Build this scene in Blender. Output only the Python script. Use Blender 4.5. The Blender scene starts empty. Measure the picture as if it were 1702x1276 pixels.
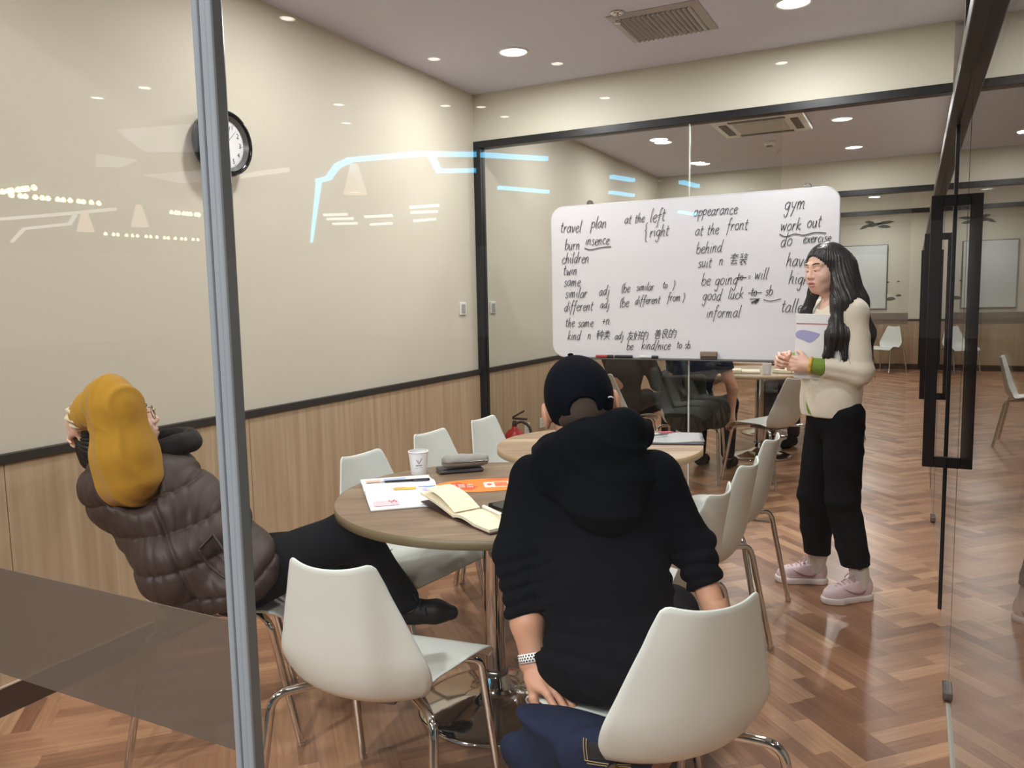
import bpy, bmesh, math, random
import numpy as np
from mathutils import Vector, Matrix, Euler

S = bpy.context.scene
COL = S.collection
PI = math.pi
random.seed(7)
RNG = np.random.default_rng(11)

# ------------------------------------------------------------------ camera
# calibrated from the vanishing points of the room: x along the back partition, y along the left wall
F_PX, YAW, PITCH, ROLL, CAM_H = 1309.6, 0.47138, -0.10658, -0.01947, 1.40
cam_d = bpy.data.cameras.new('camera')
cam = bpy.data.objects.new('camera', cam_d)
COL.objects.link(cam)
cam_d.sensor_fit = 'HORIZONTAL'
cam_d.sensor_width = 36.0
cam_d.lens = 36.0 * F_PX / 1702.0
cam_d.clip_start = 0.02
cam_d.clip_end = 200
_fw = Vector((-math.sin(YAW) * math.cos(PITCH), math.cos(YAW) * math.cos(PITCH), math.sin(PITCH)))
_r = Vector((math.cos(YAW), math.sin(YAW), 0))
_u = _r.cross(_fw)
_r2 = _r * math.cos(ROLL) + _u * math.sin(ROLL)
_u2 = -_r * math.sin(ROLL) + _u * math.cos(ROLL)
cam.matrix_world = Matrix(((_r2.x, _u2.x, -_fw.x, 0), (_r2.y, _u2.y, -_fw.y, 0), (_r2.z, _u2.z, -_fw.z, CAM_H), (0, 0, 0, 1)))
S.camera = cam

# ------------------------------------------------------------------ world, exposure
w = bpy.data.worlds.new('world')
S.world = w
w.use_nodes = True
w.node_tree.nodes['Background'].inputs[0].default_value = (0.60, 0.57, 0.57, 1)
w.node_tree.nodes['Background'].inputs[1].default_value = 0.28
S.view_settings.view_transform = 'Standard'
S.view_settings.look = 'None'
S.view_settings.gamma = 1
S.view_settings.exposure = 0.0
S.view_settings.use_curve_mapping = False
S.cycles.transparent_max_bounces = 32
S.cycles.max_bounces = 10
S.cycles.diffuse_bounces = 4
S.cycles.glossy_bounces = 5
S.cycles.caustics_reflective = False
S.cycles.caustics_refractive = False
S.cycles.sample_clamp_indirect = 6
DOWNLIGHT_W = 17.0      # watts of one downlight
DOWNLIGHT_C = (1.0, 0.98, 0.975)

# ------------------------------------------------------------------ materials
def lin(c):
    return tuple((x / 12.92 if x <= 0.04045 else ((x + 0.055) / 1.055) ** 2.4) for x in c)
def rgb(r, g, b):
    return lin((r / 255, g / 255, b / 255)) + (1,)
def nodes(m):
    m.use_nodes = True
    return m.node_tree.nodes, m.node_tree.links, m.node_tree.nodes['Principled BSDF']
MATS = {}
def mat(name, col, rough=0.5, metal=0.0, spec=0.5, noise=0.0, nscale=20.0, bump=0.0, bscale=60.0, sheen=0.0, coat=0.0, stretch=None, trans=0.0, sss=0.0, emit=None, es=0.0):
    """procedural material: base colour with optional noise variation (noise) and bump"""
    if name in MATS:
        return MATS[name]
    m = bpy.data.materials.new(name)
    N, L, P = nodes(m)
    P.inputs['Base Color'].default_value = col
    P.inputs['Roughness'].default_value = rough
    P.inputs['Metallic'].default_value = metal
    P.inputs['Specular IOR Level'].default_value = spec
    P.inputs['Sheen Weight'].default_value = sheen
    P.inputs['Coat Weight'].default_value = coat
    P.inputs['Transmission Weight'].default_value = trans
    P.inputs['Subsurface Weight'].default_value = sss
    if sss:
        P.inputs['Subsurface Radius'].default_value = (0.012, 0.005, 0.003)
        P.inputs['Subsurface Scale'].default_value = 1.0
    if emit:
        P.inputs['Emission Color'].default_value = emit
        P.inputs['Emission Strength'].default_value = es
    tc = None
    if noise or bump:
        tc = N.new('ShaderNodeTexCoord')
        src = tc.outputs['Object']
        if stretch:
            mp = N.new('ShaderNodeMapping')
            mp.inputs['Scale'].default_value = stretch
            L.new(src, mp.inputs[0])
            src = mp.outputs[0]
    if noise:
        n = N.new('ShaderNodeTexNoise')
        n.inputs['Scale'].default_value = nscale
        n.inputs['Detail'].default_value = 6
        L.new(src, n.inputs['Vector'])
        mx = N.new('ShaderNodeMix')
        mx.data_type = 'RGBA'
        a = [max(0, c * (1 - noise)) for c in col[:3]] + [1]
        b = [min(1, c * (1 + noise)) for c in col[:3]] + [1]
        mx.inputs[6].default_value = a
        mx.inputs[7].default_value = b
        L.new(n.outputs['Fac'], mx.inputs[0])
        L.new(mx.outputs[2], P.inputs['Base Color'])
    if bump:
        n2 = N.new('ShaderNodeTexNoise')
        n2.inputs['Scale'].default_value = bscale
        n2.inputs['Detail'].default_value = 4
        L.new(src, n2.inputs['Vector'])
        bp = N.new('ShaderNodeBump')
        bp.inputs['Strength'].default_value = bump
        bp.inputs['Distance'].default_value = 0.0025
        L.new(n2.outputs['Fac'], bp.inputs['Height'])
        L.new(bp.outputs[0], P.inputs['Normal'])
    MATS[name] = m
    return m

def glass_mat(name, tint, f0=0.04, haze=0.0, rough=0.0):
    """architectural glass: clear transmission plus Schlick reflection, optional frosted diffuse share"""
    if name in MATS:
        return MATS[name]
    m = bpy.data.materials.new(name)
    m.use_nodes = True
    N, L = m.node_tree.nodes, m.node_tree.links
    N.clear()
    out = N.new('ShaderNodeOutputMaterial')
    tr = N.new('ShaderNodeBsdfTransparent')
    tr.inputs[0].default_value = tint
    gl = N.new('ShaderNodeBsdfGlossy')
    gl.inputs['Roughness'].default_value = rough
    lw = N.new('ShaderNodeLayerWeight')
    lw.inputs['Blend'].default_value = 0.5
    pw = N.new('ShaderNodeMath'); pw.operation = 'POWER'; pw.inputs[1].default_value = 5
    L.new(lw.outputs['Facing'], pw.inputs[0])
    mu = N.new('ShaderNodeMath'); mu.operation = 'MULTIPLY_ADD'
    mu.inputs[1].default_value = 1 - f0; mu.inputs[2].default_value = f0
    L.new(pw.outputs[0], mu.inputs[0])
    mix = N.new('ShaderNodeMixShader')
    L.new(mu.outputs[0], mix.inputs[0])
    if haze:
        df = N.new('ShaderNodeBsdfDiffuse'); df.inputs[0].default_value = rgb(132, 116, 104)
        dt = N.new('ShaderNodeBsdfTranslucent'); dt.inputs[0].default_value = rgb(150, 132, 118)
        mx0 = N.new('ShaderNodeMixShader'); mx0.inputs[0].default_value = 0.5
        L.new(df.outputs[0], mx0.inputs[1]); L.new(dt.outputs[0], mx0.inputs[2])
        mx = N.new('ShaderNodeMixShader'); mx.inputs[0].default_value = haze
        L.new(tr.outputs[0], mx.inputs[1]); L.new(mx0.outputs[0], mx.inputs[2])
        L.new(mx.outputs[0], mix.inputs[1])
    else:
        L.new(tr.outputs[0], mix.inputs[1])
    L.new(gl.outputs[0], mix.inputs[2])
    L.new(mix.outputs[0], out.inputs[0])
    MATS[name] = m
    return m

def emis(name, col, s):
    if name in MATS:
        return MATS[name]
    m = bpy.data.materials.new(name)
    m.use_nodes = True
    N, L = m.node_tree.nodes, m.node_tree.links
    N.clear()
    o = N.new('ShaderNodeOutputMaterial'); e = N.new('ShaderNodeEmission')
    e.inputs[0].default_value = col; e.inputs[1].default_value = s
    L.new(e.outputs[0], o.inputs[0])
    MATS[name] = m
    return m

def wood_mat(name, c1, c2, axis=2, scale=(30, 30, 1.2), rough=0.45, streak=None):
    """wood with grain stretched along one axis"""
    if name in MATS:
        return MATS[name]
    m = bpy.data.materials.new(name)
    N, L, P = nodes(m)
    tc = N.new('ShaderNodeTexCoord'); mp = N.new('ShaderNodeMapping')
    mp.inputs['Scale'].default_value = scale
    L.new(tc.outputs['Object'], mp.inputs[0])
    n = N.new('ShaderNodeTexNoise'); n.inputs['Scale'].default_value = 1.0; n.inputs['Detail'].default_value = 7; n.inputs['Distortion'].default_value = 0.6
    L.new(mp.outputs[0], n.inputs['Vector'])
    r = N.new('ShaderNodeValToRGB')
    r.color_ramp.elements[0].position = 0.3; r.color_ramp.elements[0].color = c1
    r.color_ramp.elements[1].position = 0.7; r.color_ramp.elements[1].color = c2
    L.new(n.outputs['Fac'], r.inputs[0])
    last = r.outputs[0]
    if streak:
        mp2 = N.new('ShaderNodeMapping'); mp2.inputs['Scale'].default_value = streak[1]
        L.new(tc.outputs['Object'], mp2.inputs[0])
        n2 = N.new('ShaderNodeTexNoise'); n2.inputs['Scale'].default_value = 1.0; n2.inputs['Detail'].default_value = 3
        L.new(mp2.outputs[0], n2.inputs['Vector'])
        r2 = N.new('ShaderNodeValToRGB')
        r2.color_ramp.elements[0].position = 0.58; r2.color_ramp.elements[0].color = (0, 0, 0, 1)
        r2.color_ramp.elements[1].position = 0.64; r2.color_ramp.elements[1].color = (0.55, 0.55, 0.55, 1)
        L.new(n2.outputs['Fac'], r2.inputs[0])
        mx = N.new('ShaderNodeMix'); mx.data_type = 'RGBA'
        L.new(r2.outputs[0], mx.inputs[0]); L.new(last, mx.inputs[6]); mx.inputs[7].default_value = streak[0]
        last = mx.outputs[2]
    L.new(last, P.inputs['Base Color'])
    P.inputs['Roughness'].default_value = rough
    MATS[name] = m
    return m

# ------------------------------------------------------------------ object helpers
def tag(o, label=None, cat=None, group=None, kind=None):
    if label: o['label'] = label
    if cat: o['category'] = cat
    if group: o['group'] = group
    if kind: o['kind'] = kind
    return o
def empty(name, loc=(0, 0, 0), rz=0.0, label=None, cat=None, group=None):
    o = bpy.data.objects.new(name, None)
    o.empty_display_size = 0.1
    o.location = loc; o.rotation_euler = (0, 0, rz)
    COL.objects.link(o)
    return tag(o, label, cat, group)
def obj(name, bm, m, parent=None, smooth=False, loc=None, autosmooth=None):
    me = bpy.data.meshes.new(name)
    if isinstance(bm, bmesh.types.BMesh):
        bmesh.ops.recalc_face_normals(bm, faces=bm.faces[:])
        if smooth or autosmooth:
            for f in bm.faces: f.smooth = True
            if autosmooth:
                for e in bm.edges:
                    if len(e.link_faces) == 2 and e.calc_face_angle(0) > autosmooth: e.smooth = False
        bm.to_mesh(me); bm.free()
    o = bpy.data.objects.new(name, me)
    COL.objects.link(o)
    for mm in (m if isinstance(m, (list, tuple)) else [m]):
        me.materials.append(mm)
    if parent: o.parent = parent
    if loc: o.location = loc
    return o
def struct(name, bm, m, parent=None, **k):
    o = obj(name, bm, m, parent, **k)
    if parent is None: o['kind'] = 'structure'
    return o
def dup(root, name=None, loc=None, rz=None, label=None, group=None):
    """copy of a thing with copies of its parts and sub-parts"""
    r = root.copy(); COL.objects.link(r)
    if loc is not None: r.location = loc
    if rz is not None: r.rotation_euler = (0, 0, rz)
    if label: r['label'] = label
    if group: r['group'] = group
    for ch in list(root.children):
        c = ch.copy(); COL.objects.link(c); c.parent = r
        for g in ch.children:
            d = g.copy(); COL.objects.link(d); d.parent = c
    return r
def bx(bm, x0, x1, y0, y1, z0, z1, bev=0.0, seg=2, M=None):
    vs = [bm.verts.new((x, y, z)) for x in (x0, x1) for y in (y0, y1) for z in (z0, z1)]
    fs = [bm.faces.new([vs[i] for i in q]) for q in ((0, 1, 3, 2), (4, 6, 7, 5), (0, 4, 5, 1), (2, 3, 7, 6), (0, 2, 6, 4), (1, 5, 7, 3))]
    if bev:
        es = list({e for f in fs for e in f.edges})
        r = bmesh.ops.bevel(bm, geom=es, offset=bev, segments=seg, profile=0.5, affect='EDGES')
        vs = list({v for f in r['faces'] for v in f.verts} | {v for v in vs if v.is_valid})
    if M is not None:
        bmesh.ops.transform(bm, matrix=M, verts=[v for v in vs if v.is_valid])
    return bm
def box(*a, **k):
    return bx(bmesh.new(), *a, **k)
def lathe(prof, seg=48, bm=None, M=None, cap=True):
    """prof: list of (r, z) from bottom to top, around z"""
    bm = bm or bmesh.new()
    rings = []
    allv = []
    for r, z in prof:
        if r < 1e-6:
            ring = [bm.verts.new((0, 0, z))] * seg
            allv.append(ring[0])
        else:
            ring = [bm.verts.new((r * math.cos(2 * PI * i / seg), r * math.sin(2 * PI * i / seg), z)) for i in range(seg)]
            allv += ring
        rings.append(ring)
    for a, b in zip(rings, rings[1:]):
        for i in range(seg):
            j = (i + 1) % seg
            q = []
            for v in (a[i], a[j], b[j], b[i]):
                if v not in q: q.append(v)
            if len(q) > 2:
                try: bm.faces.new(q)
                except ValueError: pass
    if cap:
        for ring in (rings[0], rings[-1]):
            if ring[0] is not ring[1]:
                bm.faces.new(ring)
    if M is not None: bmesh.ops.transform(bm, matrix=M, verts=allv)
    return bm
def smooth_path(pts, n=6):
    """Catmull-Rom through the points"""
    P = [Vector(p) for p in pts]
    out = []
    for i in range(len(P) - 1):
        p0 = P[max(i - 1, 0)]; p1 = P[i]; p2 = P[i + 1]; p3 = P[min(i + 2, len(P) - 1)]
        for k in range(n):
            t = k / n
            out.append(0.5 * ((2 * p1) + (p2 - p0) * t + (2 * p0 - 5 * p1 + 4 * p2 - p3) * t * t + (3 * p1 - p0 - 3 * p2 + p3) * t ** 3))
    out.append(P[-1])
    return out
def round_path(pts, rad, n=6):
    """polyline with rounded corners"""
    P = [Vector(p) for p in pts]
    out = [P[0]]
    for a, b, c in zip(P, P[1:], P[2:]):
        u = (a - b); v = (c - b)
        r = min(rad, u.length * 0.49, v.length * 0.49)
        s = b + u.normalized() * r; e = b + v.normalized() * r
        for k in range(n + 1):
            t = k / n
            out.append(s * (1 - t) ** 2 + b * 2 * t * (1 - t) + e * t * t)
    out.append(P[-1])
    return out
def tube(bm, pts, r, seg=10, cap=True, closed=False):
    P = [Vector(p) for p in pts]
    n = len(P)
    rr = r if isinstance(r, (list, tuple)) else [r] * n
    rings = []
    prev = None
    for i, p in enumerate(P):
        a = P[(i - 1) % n] if (closed or i > 0) else p
        b = P[(i + 1) % n] if (closed or i < n - 1) else p
        t = (b - a).normalized()
        if prev is None:
            x = t.orthogonal().normalized()
        else:
            x = (prev - t * prev.dot(t)).normalized()
        prev = x
        y = t.cross(x)
        rings.append([bm.verts.new(p + (x * math.cos(2 * PI * k / seg) + y * math.sin(2 * PI * k / seg)) * rr[i]) for k in range(seg)])
    m = n if closed else n - 1
    for i in range(m):
        a, b = rings[i], rings[(i + 1) % n]
        for k in range(seg):
            bm.faces.new((a[k], a[(k + 1) % seg], b[(k + 1) % seg], b[k]))
    if cap and not closed:
        bm.faces.new(rings[0]); bm.faces.new(rings[-1])
    return bm
def ribbon(bm, pts, w, nrm):
    """flat stroke of width w along pts, facing nrm"""
    P = [Vector(p) for p in pts]
    nrm = Vector(nrm).normalized()
    prev = None
    for i, p in enumerate(P):
        t = (P[min(i + 1, len(P) - 1)] - P[max(i - 1, 0)])
        if t.length < 1e-7: continue
        s = t.normalized().cross(nrm) * (w / 2)
        cur = (bm.verts.new(p + s), bm.verts.new(p - s))
        if prev: bm.faces.new((prev[0], prev[1], cur[1], cur[0]))
        prev = cur
    return bm
def prism(bm, poly, z0, z1, M=None):
    """outline in xy raised from z0 to z1"""
    a = [bm.verts.new((x, y, z0)) for x, y in poly]; b = [bm.verts.new((x, y, z1)) for x, y in poly]
    n = len(poly)
    bm.faces.new(a); bm.faces.new(b)
    for i in range(n): bm.faces.new((a[i], a[(i + 1) % n], b[(i + 1) % n], b[i]))
    if M is not None: bmesh.ops.transform(bm, matrix=M, verts=a + b)
    return bm
def rrect(x0, x1, y0, y1, r, n=6):
    out = []
    for cx, cy, a0 in ((x1 - r, y1 - r, 0), (x0 + r, y1 - r, 90), (x0 + r, y0 + r, 180), (x1 - r, y0 + r, 270)):
        for k in range(n + 1):
            a = math.radians(a0 + 90 * k / n)
            out.append((cx + r * math.cos(a), cy + r * math.sin(a)))
    return out
def text_mesh(txt, size, M, ext=0.0):
    """lettering as a bmesh, standing in the xy plane of M"""
    cu = bpy.data.curves.new('lettering', 'FONT')
    cu.body = txt; cu.size = size; cu.align_x = 'CENTER'; cu.align_y = 'CENTER'; cu.extrude = ext; cu.resolution_u = 4
    o = bpy.data.objects.new('lettering', cu); COL.objects.link(o)
    dg = bpy.context.evaluated_depsgraph_get()
    me = bpy.data.meshes.new_from_object(o.evaluated_get(dg))
    bm = bmesh.new(); bm.from_mesh(me)
    bmesh.ops.transform(bm, matrix=M, verts=bm.verts[:])
    bpy.data.objects.remove(o); bpy.data.curves.remove(cu); bpy.data.meshes.remove(me)
    return bm
def join_bm(dst, src):
    me = bpy.data.meshes.new('tmp'); src.to_mesh(me); src.free(); dst.from_mesh(me); bpy.data.meshes.remove(me)
    return dst
# ================================================================== setting
XL, XR, YF, YB, ZC = -2.78, 0.15, 0.50, 4.94, 2.82
YP2, YP3, YE = 9.40, 11.90, 16.0
M_cream = mat('cream_paint', rgb(210, 206, 190), 0.55, noise=0.02, nscale=3)
M_board = mat('cream_wall_board', rgb(214, 208, 191), 0.62, noise=0.015, nscale=2)
M_ceil = mat('ceiling_paint', rgb(216, 217, 232), 0.8, noise=0.02, nscale=4)
M_black = mat('black_metal', rgb(38, 38, 40), 0.35, metal=0.3, noise=0.15, nscale=30)
M_rail = mat('dark_rail', rgb(52, 48, 44), 0.45, noise=0.1)
M_base = mat('dark_brown_skirting', rgb(62, 40, 26), 0.4, noise=0.2, nscale=12)
M_chrome = mat('chrome', rgb(215, 212, 208), 0.08, metal=1.0, noise=0.03)
M_steel = mat('brushed_steel', rgb(150, 146, 142), 0.28, metal=1.0, noise=0.08)
M_glass = glass_mat('clear_glass', (0.965, 0.975, 0.968, 1))
M_glassR = glass_mat('clear_glass_side', (0.95, 0.965, 0.955, 1))
M_frost = glass_mat('frosted_film', (0.80, 0.78, 0.76, 1), haze=0.62, rough=0.3)
M_wood = wood_mat('oak_panel', rgb(178, 154, 124), rgb(202, 180, 150), scale=(26, 26, 1.1), rough=0.4)
M_white_pl = mat('white_plastic', rgb(232, 232, 228), 0.4, noise=0.02)
M_jointg = mat('polished_glass_edge', rgb(136, 142, 146), 0.18, metal=0.2, noise=0.12, nscale=9, stretch=(1, 1, 0.3))

# ---- herringbone parquet: boards of three staggered strips laid at 45 degrees
def parquet(name, x0, x1, y0, y1):
    L, W = 0.90, 0.18
    bm = bmesh.new()
    cl = bm.loops.layers.float_color.new('tone')
    uvl = bm.loops.layers.uv.new('UVMap')
    rnd = random.Random(5)
    c, s = math.cos(PI / 4), math.sin(PI / 4)
    def quad(a0, a1, b0, b1, swap):
        pts = ((a0, b0), (a1, b0), (a1, b1), (a0, b1))
        t = rnd.random(); h = rnd.random(); off = rnd.random() * 50
        P = [((q, p) if swap else (p, q)) for p, q in pts]
        wv = [(x * c - y * s, x * s + y * c) for x, y in P]
        if max(p[0] for p in wv) < x0 or min(p[0] for p in wv) > x1 or max(p[1] for p in wv) < y0 or min(p[1] for p in wv) > y1: return
        vs = [bm.verts.new((p[0], p[1], 0)) for p in wv]
        f = bm.faces.new(vs)
        if f.normal.z < 0: pass
        uv = ((a0 + off, b0 + off), (a1 + off, b0 + off), (a1 + off, b1 + off), (a0 + off, b1 + off))
        for lp, u in zip(f.loops, uv):
            lp[cl] = (t, h, 0, 1); lp[uvl].uv = u
    def board(a, b, swap):
        # board running along the first axis from (a, b)
        w3 = W / 3
        for k in range(3):
            p = a
            cut = rnd.uniform(0.15, 0.5)
            while p < a + L - 1e-6:
                e = min(p + cut, a + L)
                if a + L - e < 0.1: e = a + L
                quad(p, e, b + k * w3, b + (k + 1) * w3, swap)
                p = e; cut = rnd.uniform(0.3, 0.6)
    n = int(L / W)
    R = 90
    # herringbone: a horizontal board at (i*W + j*2L..., ) steps diagonally
    for j in range(-R, R):
        for i in range(-R, R):
            ax = i * W + j * (L) ; ay = i * W - j * (L)
            if (i % 1) == 0:
                cx, cy = ax * c - ay * s, ax * s + ay * c
                if x0 - 2 < cx < x1 + 2 and y0 - 2 < cy < y1 + 2:
                    board(ax, ay, False)
                    board(ay + W, ax, True)
    for co, no in (((x0, 0, 0), (-1, 0, 0)), ((x1, 0, 0), (1, 0, 0)), ((0, y0, 0), (0, -1, 0)), ((0, y1, 0), (0, 1, 0))):
        bmesh.ops.bisect_plane(bm, geom=bm.verts[:] + bm.edges[:] + bm.faces[:], plane_co=co, plane_no=no, clear_outer=True)
    m = bpy.data.materials.new('parquet')
    N, Lk, P = nodes(m)
    at = N.new('ShaderNodeAttribute'); at.attribute_name = 'tone'
    sep = N.new('ShaderNodeSeparateColor'); Lk.new(at.outputs['Color'], sep.inputs[0])
    r = N.new('ShaderNodeValToRGB'); e = r.color_ramp.elements
    e[0].position = 0; e[0].color = rgb(140, 98, 72)
    e[1].position = 1; e[1].color = rgb(202, 158, 122)
    x = e.new(0.45); x.color = rgb(172, 127, 96)
    x = e.new(0.72); x.color = rgb(182, 137, 105)
    Lk.new(sep.outputs[0], r.inputs[0])
    uv = N.new('ShaderNodeUVMap'); uv.uv_map = 'UVMap'
    mp = N.new('ShaderNodeMapping'); mp.inputs['Scale'].default_value = (4, 70, 1); Lk.new(uv.outputs[0], mp.inputs[0])
    nz = N.new('ShaderNodeTexNoise'); nz.inputs['Scale'].default_value = 1; nz.inputs['Detail'].default_value = 6; nz.inputs['Distortion'].default_value = 0.4
    Lk.new(mp.outputs[0], nz.inputs['Vector'])
    r2 = N.new('ShaderNodeValToRGB'); r2.color_ramp.elements[0].position = 0.3; r2.color_ramp.elements[1].position = 0.7
    r2.color_ramp.elements[0].color = (0.78, 0.75, 0.72, 1); r2.color_ramp.elements[1].color = (1.12, 1.11, 1.1, 1)
    Lk.new(nz.outputs['Fac'], r2.inputs[0])
    mx = N.new('ShaderNodeMix'); mx.data_type = 'RGBA'; mx.blend_type = 'MULTIPLY'; mx.inputs[0].default_value = 1
    Lk.new(r.outputs[0], mx.inputs[6]); Lk.new(r2.outputs[0], mx.inputs[7])
    Lk.new(mx.outputs[2], P.inputs['Base Color'])
    P.inputs['Roughness'].default_value = 0.30
    P.inputs['Specular IOR Level'].default_value = 0.75
    o = struct(name, bm, m)
    return o
parquet('floor', XL - 0.02, 2.6, -0.2, YE + 0.1)
struct('floor', box(-30, 8, -26, -0.2, -0.04, 0.0), mat('corridor_tile', rgb(62, 58, 56), 0.5, noise=0.06, nscale=2))
struct('ceiling', box(XL, XR + 0.05, YF - 0.05, YE, ZC, ZC + 0.06), M_ceil)
# left wall: cream board above, oak panels below, dark rail between, dark skirting
struct('wall_left', box(XL - 0.12, XL, YF - 0.05, YE + 0.1, 0, ZC), M_board)
SEAMS = [YF - 0.05] + [3.827 + 1.124 * k for k in range(-2, 11)] + [YE]
bm = bmesh.new()
for a, b in zip(SEAMS, SEAMS[1:]):
    if b - a > 0.02: bx(bm, XL, XL + 0.012, a + 0.0015, b - 0.0015, 0.1, 0.872, bev=0.0012, seg=1)
struct('trim_1', bm, M_wood)
struct('trim_2', box(XL, XL + 0.022, YF - 0.05, YB + 0.0, 0.872, 0.908, bev=0.003), M_rail)
struct('trim_3', box(XL, XL + 0.022, YB + 0.06, YP2, 0.872, 0.908, bev=0.003), M_rail)
bm = box(XL, XL + 0.016, YF - 0.05, YE, 0.0, 0.1, bev=0.002)
struct('baseboard_left', bm, M_base)
struct('trim_4', box(XL, XL + 0.0175, YF - 0.05, YE, 0.1, 0.106), mat('pale_bead', rgb(214, 196, 178), 0.5, noise=0.02))
# back partition: cream soffit, black head rail, corner post, two glass panes
struct('wall_back', box(XL, XR, YB, YB + 0.12, 2.50, ZC), M_cream)
struct('trim_5', box(XL, XR, YB - 0.015, YB + 0.07, 2.452, 2.50, bev=0.003), M_black)
struct('trim_6', box(XL, XL + 0.055, YB - 0.015, YB + 0.055, 0, 2.452, bev=0.003), M_black)
struct('trim_7', box(XL + 0.055, -0.75, YB, YB + 0.03, 0, 0.012), M_steel)
XJ = -1.262
struct('window_1', box(XL + 0.055, XJ - 0.003, YB + 0.008, YB + 0.02, 0.012, 2.452), M_glass)
struct('window_2', box(XJ + 0.003, -0.72, YB + 0.008, YB + 0.02, 0.012, 2.452), M_glass)
struct('trim_8', box(XJ - 0.004, XJ + 0.004, YB + 0.006, YB + 0.022, 0.012, 2.452), mat('clear_joint', rgb(205, 210, 205), 0.2, noise=0.02))
# further partitions of the row of rooms
struct('wall_back_far', box(XL, XR + 0.03, YP2, YP2 + 0.12, 2.50, ZC), M_cream)
struct('trim_9', box(XL, XR, YP2 - 0.015, YP2 + 0.07, 2.44, 2.50, bev=0.003), M_black)
struct('window_3', box(XL, -0.05, YP2 + 0.01, YP2 + 0.02, 0.0, 2.44), M_glass)
o = struct('frosted_band', box(-1.4, -0.05, YP2 + 0.004, YP2 + 0.009, 1.06, 1.18), glass_mat('frosted_film_far', (0.8, 0.8, 0.78, 1), haze=0.5, rough=0.3), bpy.data.objects['window_3'])
struct('wall_back_third', box(XL, XR + 0.03, YP3, YP3 + 0.12, 2.50, ZC), M_cream)
struct('trim_10', box(XL, XR, YP3 - 0.015, YP3 + 0.07, 2.44, 2.50, bev=0.003), M_black)
struct('wall_end', box(XL, 2.7, YE, YE + 0.12, 0, ZC), M_cream)
struct('trim_11', box(XL, XR, YE - 0.012, YE, 0.1, 0.88, bev=0.002), wood_mat('oak_panel_end', rgb(158, 134, 104), rgb(180, 156, 124), scale=(26, 26, 1.1)))
struct('trim_12', box(XL, XR, YE - 0.02, YE, 0.88, 0.915, bev=0.002), M_rail)
struct('baseboard_end', box(XL, 2.6, YE - 0.016, YE, 0, 0.1), M_base)
# right side: black head rail, cream soffit above, glass panes and glass doors
struct('wall_right', box(XR + 0.05, XR + 0.14, YF - 0.05, YE, 2.12, ZC), M_cream)
struct('trim_13', box(XR - 0.045, XR + 0.05, YF, YE, 2.085, 2.14, bev=0.004), M_black)
struct('trim_14', box(XR - 0.014, XR + 0.016, 3.845, 3.872, 0, 2.085, bev=0.003), M_black)
struct('trim_15', box(XR + 0.0, XR + 0.05, 3.84, 3.89, 2.14, ZC, bev=0.003), M_black)
def side_pane(n, y0, y1):
    return struct('window_%d' % n, box(XR - 0.005, XR + 0.005, y0, y1, 0.008, 2.085), M_glassR)
side_pane(4, YF + 0.02, 2.93)
side_pane(5, 3.875, 5.30)
side_pane(6, 6.225, 7.72)
side_pane(7, 8.645, YE)
def handle_bm(y):
    bm = bmesh.new()
    z0, z1 = 0.66, 1.79
    for s in (-1, 1):
        xa, xb = (XR - 0.098, XR - 0.053) if s < 0 else (XR + 0.053, XR + 0.098)
        bx(bm, xa, xb, y - 0.0125, y + 0.0125, z0, z1, bev=0.002, seg=1)
        for za, zb in ((z0, z0 + 0.045), (z1 - 0.045, z1)):
            xi = (XR - 0.053, XR - 0.006) if s < 0 else (XR + 0.006, XR + 0.053)
            bx(bm, xi[0], xi[1], y - 0.0125, y + 0.0125, za, zb, bev=0.002, seg=1)
    return bm
for n, (y0, y1, yh) in enumerate(((2.94, 3.84, 3.74), (5.305, 6.22, 6.12), (7.725, 8.64, 8.54))):
    d = struct('door_%d' % (n + 1), box(XR - 0.006, XR + 0.006, y0, y1, 0.01, 2.08), M_glassR)
    struct('pull_handle', handle_bm(yh), mat('black_handle', rgb(40, 36, 36), 0.28, metal=0.5, noise=0.1), d)
    e = bmesh.new(); bx(e, XR - 0.008, XR + 0.008, y1 - 0.006, y1 + 0.001, 0.01, 2.08)
    struct('edge_seal', e, M_black if n == 0 else M_steel, d)
    p = bmesh.new(); bx(p, XR - 0.02, XR + 0.02, y0 + 0.01, y0 + 0.11, 0.006, 0.035, bev=0.003, seg=1)
    struct('patch_fitting', p, M_steel, d)
struct('trim_16', box(XR - 0.012, XR + 0.012, YF, 2.93, 0, 0.008), mat('silicone_joint', rgb(176, 172, 160), 0.3, noise=0.05))
# front glass: two panes, their joint and a frosted band on the left pane
XG = -0.534
o = struct('window_8', box(XL, XG - 0.012, YF - 0.005, YF + 0.005, 0, ZC), M_glass)
struct('frosted_band', box(XL, XG - 0.013, YF + 0.0055, YF + 0.0065, 0.982, 1.11), M_frost, o)
struct('window_9', box(XG + 0.012, XR - 0.01, YF - 0.005, YF + 0.005, 0, ZC), M_glass)
bm = bmesh.new()
bx(bm, XG - 0.0115, XG - 0.004, YF - 0.007, YF + 0.007, 0, ZC, bev=0.002)
bx(bm, XG - 0.0035, XG + 0.0035, YF - 0.0055, YF + 0.0055, 0, ZC, bev=0.001)
bx(bm, XG + 0.004, XG + 0.0115, YF - 0.007, YF + 0.007, 0, ZC, bev=0.002)
struct('trim_17', bm, M_jointg)
# corridor on the far side of the right glass
struct('wall_corridor', box(2.6, 2.72, -0.2, YE, 0, 2.9), mat('corridor_wall', rgb(178, 172, 160), 0.6, noise=0.03))
struct('ceiling_corridor', box(XR + 0.14, 2.72, YF - 0.05, YE, ZC, ZC + 0.06), M_ceil)

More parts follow.
